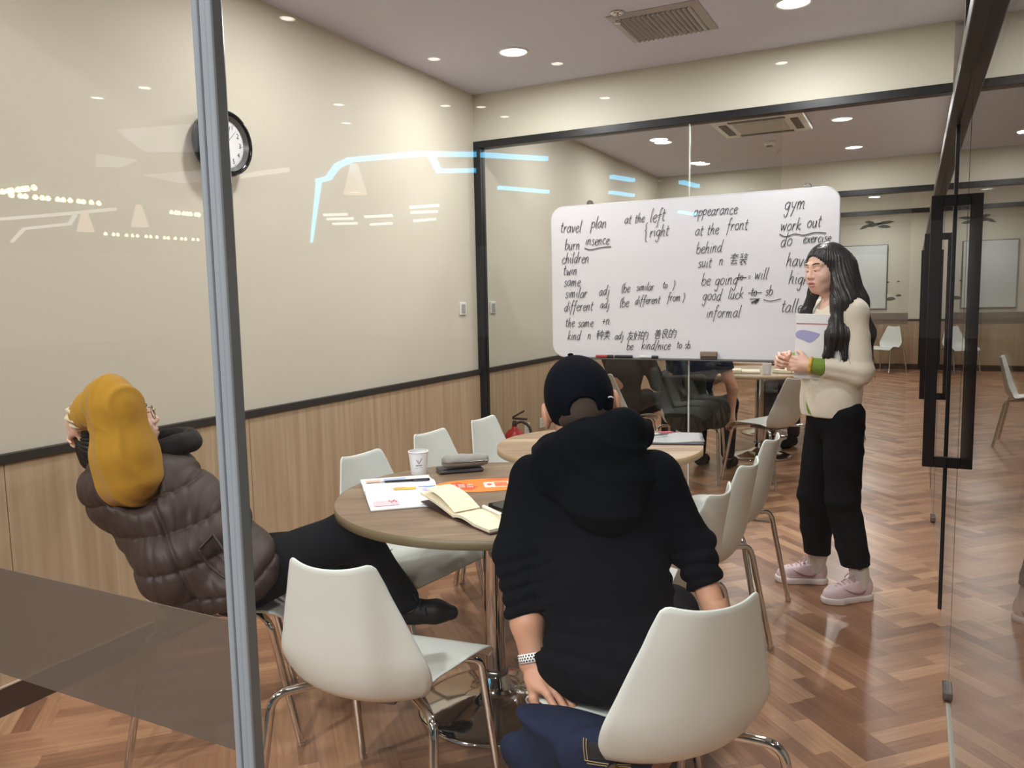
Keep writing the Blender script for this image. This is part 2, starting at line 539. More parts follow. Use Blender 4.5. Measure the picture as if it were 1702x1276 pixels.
# ------------------------------------------------------------------ lamps and ceiling fittings
def downlight(x, y, z, label, group, watts, r=0.078, light=True):
    t = empty('downlight', (x, y, z), 0, label, 'ceiling light', group)
    ring = lathe([(r + 0.012, -0.001), (r + 0.012, -0.006), (r + 0.004, -0.010), (r - 0.002, -0.004), (r - 0.004, -0.001)], 40, cap=False)
    obj('trim_ring', ring, M_white_pl, t, smooth=True)
    obj('diffuser', lathe([(0, -0.002), (r - 0.003, -0.002), (r - 0.003, -0.0035), (0, -0.0045)], 32), emis('lamp_glow', (1.0, 0.95, 0.88, 1), 9.0), t)
    if light:
        l = bpy.data.lights.new('downlight_glow', 'AREA')
        l.shape = 'DISK'; l.size = r * 1.9; l.energy = watts; l.color = DOWNLIGHT_C
        lo = bpy.data.objects.new('downlight_glow', l); COL.objects.link(lo)
        lo.parent = t; lo.location = (0, 0, -0.012)
    return t
for (x, y), nm in zip(((-2.1, 4.22), (-0.57, 4.23), (-2.1, 2.77), (-0.57, 2.77), (-2.1, 1.32), (-0.57, 1.32)),
        ('lit round downlight in the near ceiling, left of the square air vent', 'lit round downlight at the top edge, right of the square air vent',
         'round downlight over the left chairs by the near table', 'round downlight over the middle of the room', 'round downlight near the front glass, left row', 'round downlight near the front glass, right row')):
    downlight(x, y, ZC, nm, 'downlights of the near room', DOWNLIGHT_W * (0.35 if y < 2 else 0.72 if y < 3 else 1.1))
for (x, y), nm in zip(((-2.11, 7.31), (-2.08, 8.72), (-0.57, 7.16), (-0.57, 8.58), (-2.1, 5.85), (-0.57, 5.75)),
        ('lit downlight behind the partition glass, left of the ceiling cassette', 'lit downlight behind the partition glass, lowest left one above the whiteboard',
         'lit downlight behind the partition glass, just right of the ceiling cassette', 'lit downlight behind the partition glass, lower right one', 'downlight just behind the partition, left row', 'downlight just behind the partition, right row')):
    downlight(x, y, ZC, nm, 'downlights of the middle room', DOWNLIGHT_W * 0.72)
for x, y in ((-2.0, 10.6), (-0.7, 10.6), (-2.0, 13.2), (-0.7, 13.2), (-0.7, 15.0)):
    downlight(x, y, ZC, 'lit downlight of the far rooms behind the second partition', 'downlights of the far rooms', DOWNLIGHT_W * 1.1)
for x, y in ((1.3, 2.6), (1.3, 5.2), (1.3, 8.4), (1.3, 12.0)):
    downlight(x, y, ZC, 'downlight of the side corridor beyond the glass doors', 'downlights of the side corridor', DOWNLIGHT_W * 0.45)
# square air vent
t = empty('air_vent', (-1.21, 4.19, ZC), 0.0, 'square grey slatted air vent in the near ceiling', 'vent')
bm = bmesh.new()
R1, R0 = 0.235, 0.195
for a in range(4):
    M = Matrix.Rotation(a * PI / 2, 4, 'Z')
    vs = [bm.verts.new(M @ Vector(v)) for v in ((-R1, -R1, -0.002), (R1, -R1, -0.002), (R0, -R0, -0.012), (-R0, -R0, -0.012))]
    bm.faces.new(vs)
obj('frame', bm, mat('vent_frame', rgb(176, 170, 164), 0.5, noise=0.03), t)
bm = bmesh.new()
for k in range(15):
    x = -R0 + 0.013 + k * (2 * R0 - 0.026) / 14
    bx(bm, -0.002, 0.002, -R0, R0, -0.011, 0.011, M=Matrix.Translation((x, 0, -0.012)) @ Matrix.Rotation(0.75, 4, 'Y'))
obj('slats', bm, mat('vent_slat', rgb(176, 170, 166), 0.45, noise=0.03), t)
obj('duct', box(-R0, R0, -R0, R0, -0.0035, -0.001), mat('vent_dark', rgb(96, 91, 88), 0.7, noise=0.05), t)
# sprinkler heads
def sprinkler(x, y, label):
    t = empty('sprinkler_head', (x, y, ZC), 0, label, 'sprinkler')
    obj('escutcheon', lathe([(0.036, -0.001), (0.034, -0.007), (0.016, -0.012), (0.0, -0.012)], 24), M_chrome, t, smooth=True)
    bm = lathe([(0.008, -0.012), (0.008, -0.032), (0.0, -0.032)], 12)
    for s in (-1, 1): tube(bm, [(s * 0.007, 0, -0.03), (s * 0.012, 0, -0.04), (s * 0.003, 0, -0.052)], 0.0022, 6)
    lathe([(0.0, -0.052), (0.016, -0.053), (0.016, -0.055), (0.0, -0.055)], 16, bm)
    obj('body', bm, M_chrome, t)
sprinkler(-1.37, 3.93, 'chrome sprinkler head at the corner of the air vent')
sprinkler(-1.25, 8.35, 'small chrome sprinkler head beyond the ceiling cassette')
# ceiling cassette in the middle room
t = empty('ceiling_cassette', (-1.17, 6.95, ZC), 0, 'white square air conditioner cassette in the ceiling behind the partition', 'air conditioner')
bm = bmesh.new()
bx(bm, -0.36, 0.36, -0.36, 0.36, -0.035, -0.001, bev=0.012)
obj('panel', bm, M_white_pl, t, autosmooth=0.6)
obj('grille', box(-0.2, 0.2, -0.2, 0.2, -0.042, -0.035, bev=0.003), mat('cassette_grille', rgb(200, 198, 192), 0.5, noise=0.03), t)
for a in range(4):
    M = Matrix.Rotation(a * PI / 2, 4, 'Z')
    b2 = bmesh.new(); bx(b2, -0.22, 0.22, 0.25, 0.31, -0.040, -0.0355, M=M)
    obj('outlet_flap', b2, mat('cassette_slot', rgb(96, 96, 94), 0.5, noise=0.03), t)
t = empty('smoke_detector', (-1.25, 7.85, ZC), 0, 'round smoke detector on the ceiling beyond the cassette', 'smoke detector')
obj('body', lathe([(0.055, -0.001), (0.055, -0.02), (0.04, -0.035), (0.0, -0.04)], 24), M_white_pl, t, smooth=True)
obj('sensor_ring', lathe([(0.03, -0.035), (0.03, -0.044), (0.0, -0.046)], 20), mat('grey_plastic', rgb(120, 118, 116), 0.5, noise=0.03), t, smooth=True)

# ------------------------------------------------------------------ wall clock
t = empty('wall_clock', (XL, 2.603, 2.105), 0, 'round black wall clock with white dial on the cream left wall', 'clock')
Mx = Matrix.Rotation(PI / 2, 4, 'Y')          # lathe axis z -> x (out of the wall)
R = 0.135
obj('case', lathe([(0.122, 0.0), (0.136, 0.012), (0.145, 0.040), (0.143, 0.07), (0.137, 0.088), (0.126, 0.092), (0.118, 0.080)], 64, M=Mx, cap=False), mat('clock_case', rgb(34, 34, 36), 0.12, metal=0.4, noise=0.05), t, smooth=True)
obj('inner_ring', lathe([(0.119, 0.083), (0.104, 0.066)], 64, M=Mx, cap=False), mat('clock_ring', rgb(120, 122, 122), 0.3, metal=0.4, noise=0.03), t, smooth=True)
dial = obj('dial', lathe([(0, 0.064), (0.106, 0.064), (0.106, 0.066), (0, 0.066)], 64, M=Mx), mat('clock_dial', rgb(238, 238, 240), 0.5, noise=0.01), t)
# dial plane: clock face looks to +x; its right is +y... seen from +x, right-hand side is +y
FACE = Matrix(((0, 0, 1, 0), (1, 0, 0, 0), (0, 1, 0, 0), (0, 0, 0, 1)))   # text x->y, y->z, z->x
for h in range(1, 13):
    a = PI / 2 - h * PI / 6
    obj('numeral', text_mesh(str(h), 0.030, Matrix.Translation((0.0668, 0.083 * math.cos(a), 0.083 * math.sin(a))) @ FACE), mat('black_print', rgb(24, 24, 26), 0.5, noise=0.05), dial)
bm = bmesh.new()
for q in range(60):
    a = q * PI / 30; ln = 0.005 if q % 5 else 0.008
    M = Matrix.Translation((0.0668, 0, 0)) @ FACE @ Matrix.Rotation(a, 4, 'Z')
    bx(bm, -0.0006, 0.0006, 0.1035 - ln, 0.1035, 0, 0.0002, M=M)
obj('minute_marks', bm, MATS['black_print'], dial)
def hand(angle, length, wd, tail, x, name):
    bm = bmesh.new()
    prism(bm, [(-wd, -tail), (wd, -tail), (wd * 0.75, length * 0.8), (0, length), (-wd * 0.75, length * 0.8)], 0, 0.0012, Matrix.Translation((x, 0, 0)) @ FACE @ Matrix.Rotation(-angle, 4, 'Z'))
    obj(name, bm, MATS['black_print'], t)
hand(math.radians(272), 0.055, 0.004, 0.012, 0.068, 'hour_hand')
hand(math.radians(18), 0.082, 0.003, 0.014, 0.0705, 'minute_hand')
hand(math.radians(43), 0.085, 0.0009, 0.035, 0.073, 'second_hand')
obj('boss', lathe([(0.006, 0.066), (0.006, 0.075), (0, 0.0755)], 16, M=Mx), MATS['black_print'], t)
bm = bmesh.new()
bx(bm, 0.0667, 0.067, -0.014, 0.014, -0.047, -0.0455)
obj('dial_emblem', prism(bmesh.new(), [(0, 0.006), (0.004, -0.004), (-0.004, -0.004)], 0, 0.0003, Matrix.Translation((0.0668, 0, 0.042)) @ FACE), mat('grey_print', rgb(110, 110, 112), 0.5, noise=0.02), dial)
obj('dial_mark', bm, mat('grey_print', rgb(110, 110, 112), 0.5, noise=0.02), dial)
# ------------------------------------------------------------------ switches and sockets
def plate(name, y, z, label, cat, rock=True):
    t = empty(name, (XL + (0.012 if z < 0.87 else 0), y, z), 0, label, cat)
    obj('plate', box(0.0, 0.009, -0.043, 0.043, -0.043, 0.043, bev=0.003), M_white_pl, t)
    if rock: obj('rocker', box(0.009, 0.013, -0.024, 0.024, -0.03, 0.03, bev=0.002), mat('switch_grey', rgb(170, 170, 168), 0.4, noise=0.03), t)
    else:
        bm = bmesh.new()
        for zz in (-0.012, 0.014):
            for s in (-1, 1): bx(bm, 0.009, 0.0094, s * 0.01 - 0.002, s * 0.01 + 0.002, zz - 0.006, zz + 0.006)
        obj('slots', bm, MATS['black_print'], t)
plate('light_switch', 4.72, 1.345, 'white light switch on the cream wall left of the black corner post', 'switch')
plate('light_switch', 5.16, 1.345, 'white light switch behind the glass right of the black corner post', 'switch')
plate('wall_socket', 5.68, 0.36, 'white wall socket low on the oak panel beside the fire extinguisher', 'socket', False)
plate('wall_socket', 5.97, 0.365, 'white wall socket on the oak panel, further from the fire extinguisher', 'socket', False)
# ------------------------------------------------------------------ fire extinguisher
t = empty('fire_extinguisher', (-2.62, 5.17, 0), 0, 'small red fire extinguisher with black hose on the floor behind the partition', 'fire extinguisher')
obj('cylinder', lathe([(0.058, 0.0), (0.064, 0.008), (0.064, 0.30), (0.058, 0.335), (0.036, 0.358), (0.018, 0.368), (0.018, 0.38)], 32), mat('red_enamel', rgb(176, 28, 30), 0.25, noise=0.06), t, smooth=True)
obj('label_band', lathe([(0.0645, 0.14), (0.0645, 0.26)], 32, cap=False), mat('extinguisher_label', rgb(206, 190, 180), 0.5, noise=0.15, nscale=60), t, smooth=True)
bm = lathe([(0.014, 0.37), (0.016, 0.40), (0.010, 0.415)], 16)
bx(bm, -0.012, 0.085, -0.009, 0.009, 0.412, 0.424, bev=0.003, M=Matrix.Translation((0, 0, 0.01)))
bx(bm, -0.012, 0.08, -0.008, 0.008, 0.0, 0.01, bev=0.003, M=Matrix.Translation((0, 0, 0.435)) @ Matrix.Rotation(-0.5, 4, 'Y'))
obj('valve_handle', bm, M_black, t)
bm = bmesh.new()
tube(bm, smooth_path([(0.0, 0.015, 0.395), (0.03, 0.05, 0.40), (0.075, 0.06, 0.36), (0.085, 0.05, 0.25), (0.075, 0.04, 0.15)], 6), 0.009, 8)
obj('hose', bm, mat('black_rubber', rgb(26, 28, 26), 0.5, noise=0.05), t, smooth=True)

ext_scale = 1.22
t.scale = (ext_scale, ext_scale, ext_scale)
# ================================================================== chairs
M_shell = mat('white_shell_plastic', rgb(224, 228, 222), 0.36, noise=0.015, nscale=6)
def catmull1(xs, t):
    n = len(xs) - 1
    f = t * n; i = min(int(f), n - 1); u = f - i
    p0, p1, p2, p3 = xs[max(i - 1, 0)], xs[i], xs[i + 1], xs[min(i + 2, n)]
    return 0.5 * (2 * p1 + (p2 - p0) * u + (2 * p0 - 5 * p1 + 4 * p2 - p3) * u * u + (3 * p1 - p0 - 3 * p2 + p3) * u ** 3)
# profile of the one-piece shell: y, z, half width, forward curl of the side edge, upward curl of the side edge
PROF = [(-0.262, 0.792, 0.112, 0.030, 0.016), (-0.250, 0.730, 0.134, 0.036, 0.004), (-0.238, 0.670, 0.157, 0.042, 0.0), (-0.226, 0.600, 0.181, 0.050, 0.0),
        (-0.214, 0.540, 0.201, 0.056, 0.0), (-0.196, 0.484, 0.198, 0.060, 0.004), (-0.165, 0.436, 0.176, 0.044, 0.012), (-0.115, 0.420, 0.160, 0.020, 0.022),
        (-0.05, 0.430, 0.170, 0.0, 0.024), (0.03, 0.438, 0.194, 0.0, 0.020), (0.11, 0.446, 0.218, 0.0, 0.014), (0.175, 0.446, 0.228, 0.0, 0.002), (0.215, 0.430, 0.226, -0.004, -0.006), (0.232, 0.410, 0.214, -0.014, -0.008)]
def shell_bm(nu=52, nv=28, th=0.0065):
    bm = bmesh.new()
    cols = list(zip(*PROF))
    grid = []
    for i in range(nu + 1):
        t = i / nu
        y, z, hw, cf, cu = (catmull1(c, t) for c in cols)
        row = []
        for j in range(nv + 1):
            v = -1 + 2 * j / nv
            a = abs(v)
            row.append(Vector((hw * v, y + cf * a ** 2.2, z + cu * a ** 2.2)))
        grid.append(row)
    # rounded corners at the top
    for i in range(3):
        for j in range(nv + 1):
            v = -1 + 2 * j / nv
            if abs(v) > 0.9: grid[i][j].z -= 0.012 * (abs(v) - 0.9) / 0.1 * (1 - i / 3)
    nrm = [[None] * (nv + 1) for _ in range(nu + 1)]
    for i in range(nu + 1):
        for j in range(nv + 1):
            du = grid[min(i + 1, nu)][j] - grid[max(i - 1, 0)][j]
            dv = grid[i][min(j + 1, nv)] - grid[i][max(j - 1, 0)]
            nrm[i][j] = du.cross(dv).normalized()
    A = [[bm.verts.new(grid[i][j] + nrm[i][j] * (th / 2)) for j in range(nv + 1)] for i in range(nu + 1)]
    B = [[bm.verts.new(grid[i][j] - nrm[i][j] * (th / 2)) for j in range(nv + 1)] for i in range(nu + 1)]
    for i in range(nu):
        for j in range(nv):
            bm.faces.new((A[i][j], A[i][j + 1], A[i + 1][j + 1], A[i + 1][j]))
            bm.faces.new((B[i][j], B[i + 1][j], B[i + 1][j + 1], B[i][j + 1]))
    border = [(0, j) for j in range(nv)] + [(i, nv) for i in range(nu)] + [(nu, nv - j) for j in range(nv)] + [(nu - i, 0) for i in range(nu)]
    n = len(border)
    # rounded rim
    mids = []
    for k in range(n):
        i, j = border[k]
        i0, j0 = border[k - 1]; i1, j1 = border[(k + 1) % n]
        tdir = (grid[i1][j1] - grid[i0][j0]).normalized()
        outw = tdir.cross(nrm[i][j]).normalized()
        c = grid[i][j]
        ctr = grid[nu // 2][nv // 2]
        if outw.dot(c - (grid[min(max(i, 3), nu - 3)][min(max(j, 3), nv - 3)])) < 0: outw = -outw
        mids.append(bm.verts.new(c + outw * (th * 0.5)))
    for k in range(n):
        a = border[k]; b = border[(k + 1) % n]
        bm.faces.new((A[a[0]][a[1]], A[b[0]][b[1]], mids[(k + 1) % n], mids[k]))
        bm.faces.new((B[a[0]][a[1]], mids[k], mids[(k + 1) % n], B[b[0]][b[1]]))
    return bm
def make_chair():
    t = empty('cafe_chair', (0, 0, 0))
    t['category'] = 'chair'
    obj('shell', shell_bm(), M_shell, t, smooth=True)
    for s in (-1, 1):
        bm = bmesh.new()
        tube(bm, round_path([(s * 0.05, -0.015, 0.417), (s * 0.17, -0.125, 0.420), (s * 0.224, -0.182, 0.418), (s * 0.248, -0.262, 0.004)], 0.05, 7), 0.0115, 12)
        lathe([(0.0125, 0.0), (0.0125, 0.014), (0.0, 0.014)], 12, bm, M=Matrix.Translation((s * 0.248, -0.262, 0)))
        obj('leg', bm, M_chrome, t, autosmooth=0.7)
        bm = bmesh.new()
        tube(bm, round_path([(s * 0.05, 0.08, 0.425), (s * 0.165, 0.145, 0.422), (s * 0.206, 0.168, 0.41), (s * 0.225, 0.245, 0.004)], 0.05, 7), 0.0115, 12)
        lathe([(0.0125, 0.0), (0.0125, 0.014), (0.0, 0.014)], 12, bm, M=Matrix.Translation((s * 0.225, 0.245, 0)))
        obj('leg', bm, M_chrome, t, autosmooth=0.7)
    bm = bmesh.new()
    bx(bm, -0.09, 0.09, -0.12, 0.10, 0.405, 0.424, bev=0.006)
    obj('seat_bracket', bm, mat('grey_bracket', rgb(120, 120, 118), 0.4, metal=0.6, noise=0.05), t)
    return t
CH = [
    # x, y, rz(deg), label, group
    (-1.22, 1.62, 8, 'empty white shell chair nearest the glass, back turned, left of the black hoodie', 'chairs around the near table'),
    (-0.510, 1.672, 47, 'white shell chair at the bottom right of the photo, back turned, under the black hoodie', 'chairs around the near table'),
    (-2.03, 1.79, -45, 'white shell chair under the reclining person in the brown vest', 'chairs around the near table'),
    (-1.71, 2.45, -97, 'white shell chair at the left of the near table, behind the open booklet', 'chairs around the near table'),
    (-1.735, 2.99, -97, 'white shell chair along the oak wall, its back rising just behind the paper cup', 'chairs along the oak wall'),
    (-1.705, 3.46, -93, 'white shell chair along the oak wall, nearest the fire extinguisher', 'chairs along the oak wall'),
    (-0.758, 2.45, 85, 'white shell chair half hidden beside the right arm of the person in the hoodie', 'row of chairs on the right'),
    (-0.750, 2.905, 84, 'white shell chair second of the right row, between two others', 'row of chairs on the right'),
    (-0.755, 3.45, 85, 'white shell chair of the right row nearest the standing woman', 'row of chairs on the right'),
    (-0.95, 6.10, 62, 'white shell chair behind the partition glass, beside the waist of the standing woman', 'chairs of the middle room'),
    (-1.50, 5.98, 4, 'white shell chair behind the partition under the person in the navy shirt', 'chairs of the middle room'),
    (-2.12, 6.10, -20, 'white shell chair behind the partition near the left oak wall', 'chairs of the middle room'),
    (-0.68, 8.35, 100, 'white shell chair deep in the middle room right of the rear table', 'chairs of the middle room'),
    (-0.42, 15.3, 150, 'small white chair far away in front of the end wall, right of the woman', 'chairs of the far rooms'),
    (0.95, 5.55, 205, 'white shell chair in the side corridor seen through the right glass', 'chairs of the side corridor'),
]
chair0 = make_chair()
CHAIRS = []
for i, (x, y, rz, lb, gr) in enumerate(CH):
    o = chair0 if i == 0 else dup(chair0)
    o.location = (x, y, 0); o.rotation_euler = (0, 0, math.radians(rz)); o['label'] = lb; o['group'] = gr
    CHAIRS.append(o)

# ================================================================== tables
M_top = wood_mat('table_walnut', rgb(112, 90, 70), rgb(144, 120, 96), scale=(3, 34, 3), rough=0.34, streak=(rgb(168, 146, 120), (0.9, 11, 1)))
M_top2 = wood_mat('table_pale_oak', rgb(146, 120, 94), rgb(176, 150, 122), scale=(3, 34, 3), rough=0.34, streak=(rgb(214, 192, 162), (0.9, 11, 1)))
M_edge = mat('table_edge_band', rgb(118, 104, 76), 0.45, noise=0.08, nscale=14, stretch=(1, 1, 8))
M_edge2 = mat('table_edge_band_pale', rgb(178, 152, 116), 0.45, noise=0.08, nscale=14, stretch=(1, 1, 8))
def round_table(x, y, r, rz, label, group, mt, me_, base_r):
    t = empty('round_table', (x, y, 0), rz, label, 'table', group)
    obj('tabletop', lathe([(0, 0.722), (r - 0.0015, 0.722), (r - 0.0015, 0.749), (r - 0.0025, 0.75), (0, 0.75)], 96), mt, t, autosmooth=0.5)
    obj('edge_band', lathe([(r - 0.002, 0.722), (r, 0.7225), (r, 0.7495), (r - 0.002, 0.75)], 96, cap=False), me_, t, smooth=True)
    obj('column', lathe([(0.036, 0.06), (0.036, 0.716)], 32, cap=False), M_chrome, t, smooth=True)
    bm = bmesh.new(); bx(bm, -0.16, 0.16, -0.03, 0.03, 0.712, 0.7215, bev=0.002); bx(bm, -0.03, 0.03, -0.16, 0.16, 0.712, 0.7215, bev=0.002)
    obj('top_bracket', bm, M_steel, t)
    R = base_r
    base = obj('base', lathe([(R - 0.004, 0.0), (R, 0.003), (R, 0.010), (R - 0.006, 0.014), (R * 0.86, 0.022), (R * 0.62, 0.034), (R * 0.40, 0.047), (R * 0.24, 0.066), (0.052, 0.092), (0.044, 0.118), (0.038, 0.128)], 72), M_chrome, t, smooth=True)
    obj('collar', lathe([(0.037, 0.118), (0.044, 0.122), (0.044, 0.136), (0.037, 0.140)], 32, cap=False), M_steel, base, smooth=True)
    return t
round_table(-1.25, 2.285, 0.52, 0.62, 'near round wooden table with a paper cup, booklets and chrome pedestal', 'round tables of the near room', M_top, M_edge, 0.27)
round_table(-1.236, 3.268, 0.455, 0.5, 'second round wooden table with white papers, behind the person in the cap', 'round tables of the near room', M_top2, M_edge2, 0.25)
round_table(-1.17, 7.02, 0.52, 0.2, 'round table with paper cup behind the partition glass, below the whiteboard', 'round tables of the middle room', M_top2, M_edge2, 0.27)
round_table(-1.28, 8.25, 0.5, 0.9, 'rearmost round table behind the partition, mostly hidden by the whiteboard', 'round tables of the middle room', M_top2, M_edge2, 0.27)

# ================================================================== things on the tables
M_paper = mat('white_paper', rgb(240, 240, 242), 0.7, noise=0.01)
M_cream_paper = mat('cream_paper', rgb(238, 228, 200), 0.7, noise=0.02)
TZ = 0.7505
def paper_cup(x, y, z, rz, label, logo=True):
    t = empty('paper_cup', (x, y, z), rz, label, 'cup')
    obj('body', lathe([(0.0, 0.004), (0.027, 0.004), (0.0275, 0.0), (0.029, 0.0), (0.0375, 0.085), (0.036, 0.085), (0.028, 0.008), (0, 0.008)], 40), M_paper, t, autosmooth=0.8)
    obj('rim', lathe([(0.0355, 0.084), (0.0385, 0.083), (0.0395, 0.0855), (0.038, 0.088), (0.0355, 0.087)], 40, cap=False), M_paper, t, smooth=True)
    if logo:
        bm = bmesh.new()
        def onc(u, v, e=0.0006):
            r = 0.029 + 0.0085 * v / 0.085 + e
            a = -PI / 2 + u / r
            return Vector((r * math.cos(a), r * math.sin(a), v))
        def st(pts, wd):
            P = smooth_path([onc(u, v) for u, v in pts], 4)
            mid = P[len(P) // 2]
            ribbon(bm, P, wd, (mid.x, mid.y, 0))
        st([(-0.009, 0.060), (-0.005, 0.052), (0.0, 0.044)], 0.0022)
        st([(0.011, 0.064), (0.006, 0.054), (0.0, 0.044)], 0.0024)
        st([(-0.003, 0.058), (0.001, 0.050)], 0.0014)
        for k, u in enumerate((-0.010, -0.005, 0.0, 0.005, 0.010)):
            st([(u - 0.0015, 0.035), (u - 0.0008, 0.040), (u + 0.0015, 0.035)], 0.0011)
            st([(u + 0.0018, 0.035), (u + 0.0018, 0.040)], 0.0009)
        st([(-0.015, 0.028), (0.0, 0.028), (0.015, 0.028)], 0.0010)
        st([(-0.009, 0.023), (0.009, 0.023)], 0.0008)
        obj('logo', bm, mat('cup_print', rgb(84, 84, 96), 0.6, noise=0.05), t)
    return t
paper_cup(-1.655, 2.455, TZ, 0.62, 'white paper cup with grey logo at the back of the near table')
paper_cup(-1.06, 6.70, TZ, 0, 'paper cup on the table behind the partition glass', False)

def quadM(p, q, r_):
    """frame with origin p, x axis to q, y axis towards r_"""
    p, q, r_ = Vector(p), Vector(q), Vector(r_)
    x = (q - p).normalized(); y = (r_ - p); y = (y - x * y.dot(x)).normalized(); z = x.cross(y)
    return Matrix(((x.x, y.x, z.x, p.x), (x.y, y.y, z.y, p.y), (x.z, y.z, z.z, p.z), (0, 0, 0, 1)))
# open booklet (two page blocks) with coloured print
def booklet():
    t = empty('open_booklet', (-1.545, 2.185, TZ), 0, 'open white booklet with coloured print lying on the near table beside the cup', 'booklet')
    # local frame: x along the lower edge (towards the lower right), y towards the upper right
    A = math.atan2(2.082 - 1.921, -1.308 + 1.488)
    t.rotation_euler = (0, 0, A)
    W2, H2 = 0.125, 0.222
    bm = bmesh.new()
    # pages: slightly arched block, spine parallel to x at y=0.055 (double-page lies across)
    nx, ny = 12, 60
    def zz(u, v):
        yy = -H2 + v * 2 * H2
        return 0.006 + 0.010 * math.exp(-((abs(yy - 0.03) - 0.05) / 0.05) ** 2) - 0.006 * math.exp(-((yy - 0.03) / 0.014) ** 2)
    top = [[bm.verts.new((-W2 + 2 * W2 * i / nx, -H2 + 2 * H2 * j / ny, zz(i / nx, j / ny))) for j in range(ny + 1)] for i in range(nx + 1)]
    bot = [[bm.verts.new((-W2 + 2 * W2 * i / nx, -H2 + 2 * H2 * j / ny, 0.0)) for j in (0, ny)] for i in range(nx + 1)]
    for i in range(nx):
        for j in range(ny): bm.faces.new((top[i][j], top[i + 1][j], top[i + 1][j + 1], top[i][j + 1]))
        bm.faces.new((bot[i][0], bot[i + 1][0], top[i + 1][0], top[i][0])); bm.faces.new((top[i][ny], top[i + 1][ny], bot[i + 1][1], bot[i][1]))
        bm.faces.new((bot[i][0], bot[i][1], bot[i + 1][1], bot[i + 1][0]))
    obj('pages', bm, M_paper, t, smooth=True)
    def patch(name, pts, col, dz=0.0016):
        b = bmesh.new()
        # grid patch draped over the page
        x0, x1 = min(p[0] for p in pts), max(p[0] for p in pts); y0, y1 = min(p[1] for p in pts), max(p[1] for p in pts)
        n = 14
        vs = {}
        def inside(x, y):
            c = False
            for (xa, ya), (xb, yb) in zip(pts, pts[1:] + pts[:1]):
                if (ya > y) != (yb > y) and x < (xb - xa) * (y - ya) / (yb - ya) + xa: c = not c
            return c
        for i in range(n):
            for j in range(n):
                xa, xb = x0 + (x1 - x0) * i / n, x0 + (x1 - x0) * (i + 1) / n; ya, yb = y0 + (y1 - y0) * j / n, y0 + (y1 - y0) * (j + 1) / n
                if inside((xa + xb) / 2, (ya + yb) / 2):
                    q = []
                    for x, y in ((xa, ya), (xb, ya), (xb, yb), (xa, yb)):
                        k = (round(x, 6), round(y, 6))
                        if k not in vs: vs[k] = b.verts.new((x, y, zz((x + W2) / (2 * W2), (y + H2) / (2 * H2)) + dz))
                        q.append(vs[k])
                    b.faces.new(q)
        return obj(name, b, mat('print_' + name, col, 0.6, noise=0.12, nscale=90), t)
    circ = lambda cx, cy, r, e=1: [(cx + r * math.cos(k * PI / 12), cy + e * r * math.sin(k * PI / 12)) for k in range(24)]
    patch('yellow_block', [(-0.03, -0.03), (0.045, -0.035), (0.05, 0.035), (-0.025, 0.04)], rgb(246, 198, 72))
    patch('brown_dot', circ(0.036, 0.022, 0.009), rgb(120, 74, 40), 0.002)
    patch('blue_bubble', circ(0.088, 0.01, 0.030, 0.9), rgb(142, 190, 232))
    patch('lilac_bubble', circ(0.092, -0.045, 0.028, 0.8), rgb(196, 186, 232))
    patch('orange_column', [(-0.11, 0.12), (-0.055, 0.12), (-0.055, 0.19), (-0.11, 0.19)], rgb(240, 205, 178))
    patch('blue_column', [(-0.045, 0.11), (0.035, 0.11), (0.035, 0.195), (-0.045, 0.195)], rgb(176, 196, 232))
    patch('pale_bubble', circ(0.085, 0.135, 0.035, 0.7), rgb(206, 212, 240))
    patch('pink_label', [(-0.11, -0.19), (-0.03, -0.19), (-0.03, -0.125), (-0.11, -0.125)], rgb(240, 206, 214))
    b = bmesh.new()
    rr = random.Random(3)
    def ln(x0, x1, y, w=0.0016):
        P = [(x0 + (x1 - x0) * k / 6, y, zz(0, (y + H2) / (2 * H2)) + 0.0026) for k in range(7)]
        ribbon(b, P, w, (0, 0, 1))
    for k in range(7): ln(-0.105, -0.06 - rr.random() * 0.01, 0.125 + k * 0.006)
    for k in range(8): ln(-0.04, 0.03 - rr.random() * 0.012, 0.115 + k * 0.0065)
    for k in range(6): ln(-0.112, -0.075 - rr.random() * 0.02, -0.09 + k * 0.012, 0.0013)
    for k in range(4): ln(-0.04, 0.0 + rr.random() * 0.01, -0.018 + k * 0.008, 0.0015)
    obj('print_lines', b, mat('print_grey', rgb(150, 128, 136), 0.6, noise=0.1), t)
    b = bmesh.new()
    for x, y in ((-0.055, -0.155), (-0.048, -0.145), (-0.04, -0.155), (-0.044, -0.135), (-0.06, -0.138)): bx(b, x, x + 0.005, y, y + 0.009, zz(0, (y + H2) / (2 * H2)) + 0.002, zz(0, (y + H2) / (2 * H2)) + 0.0027)
    obj('red_mark', b, mat('print_red', rgb(208, 60, 84), 0.6, noise=0.05), t)
    return t
booklet()
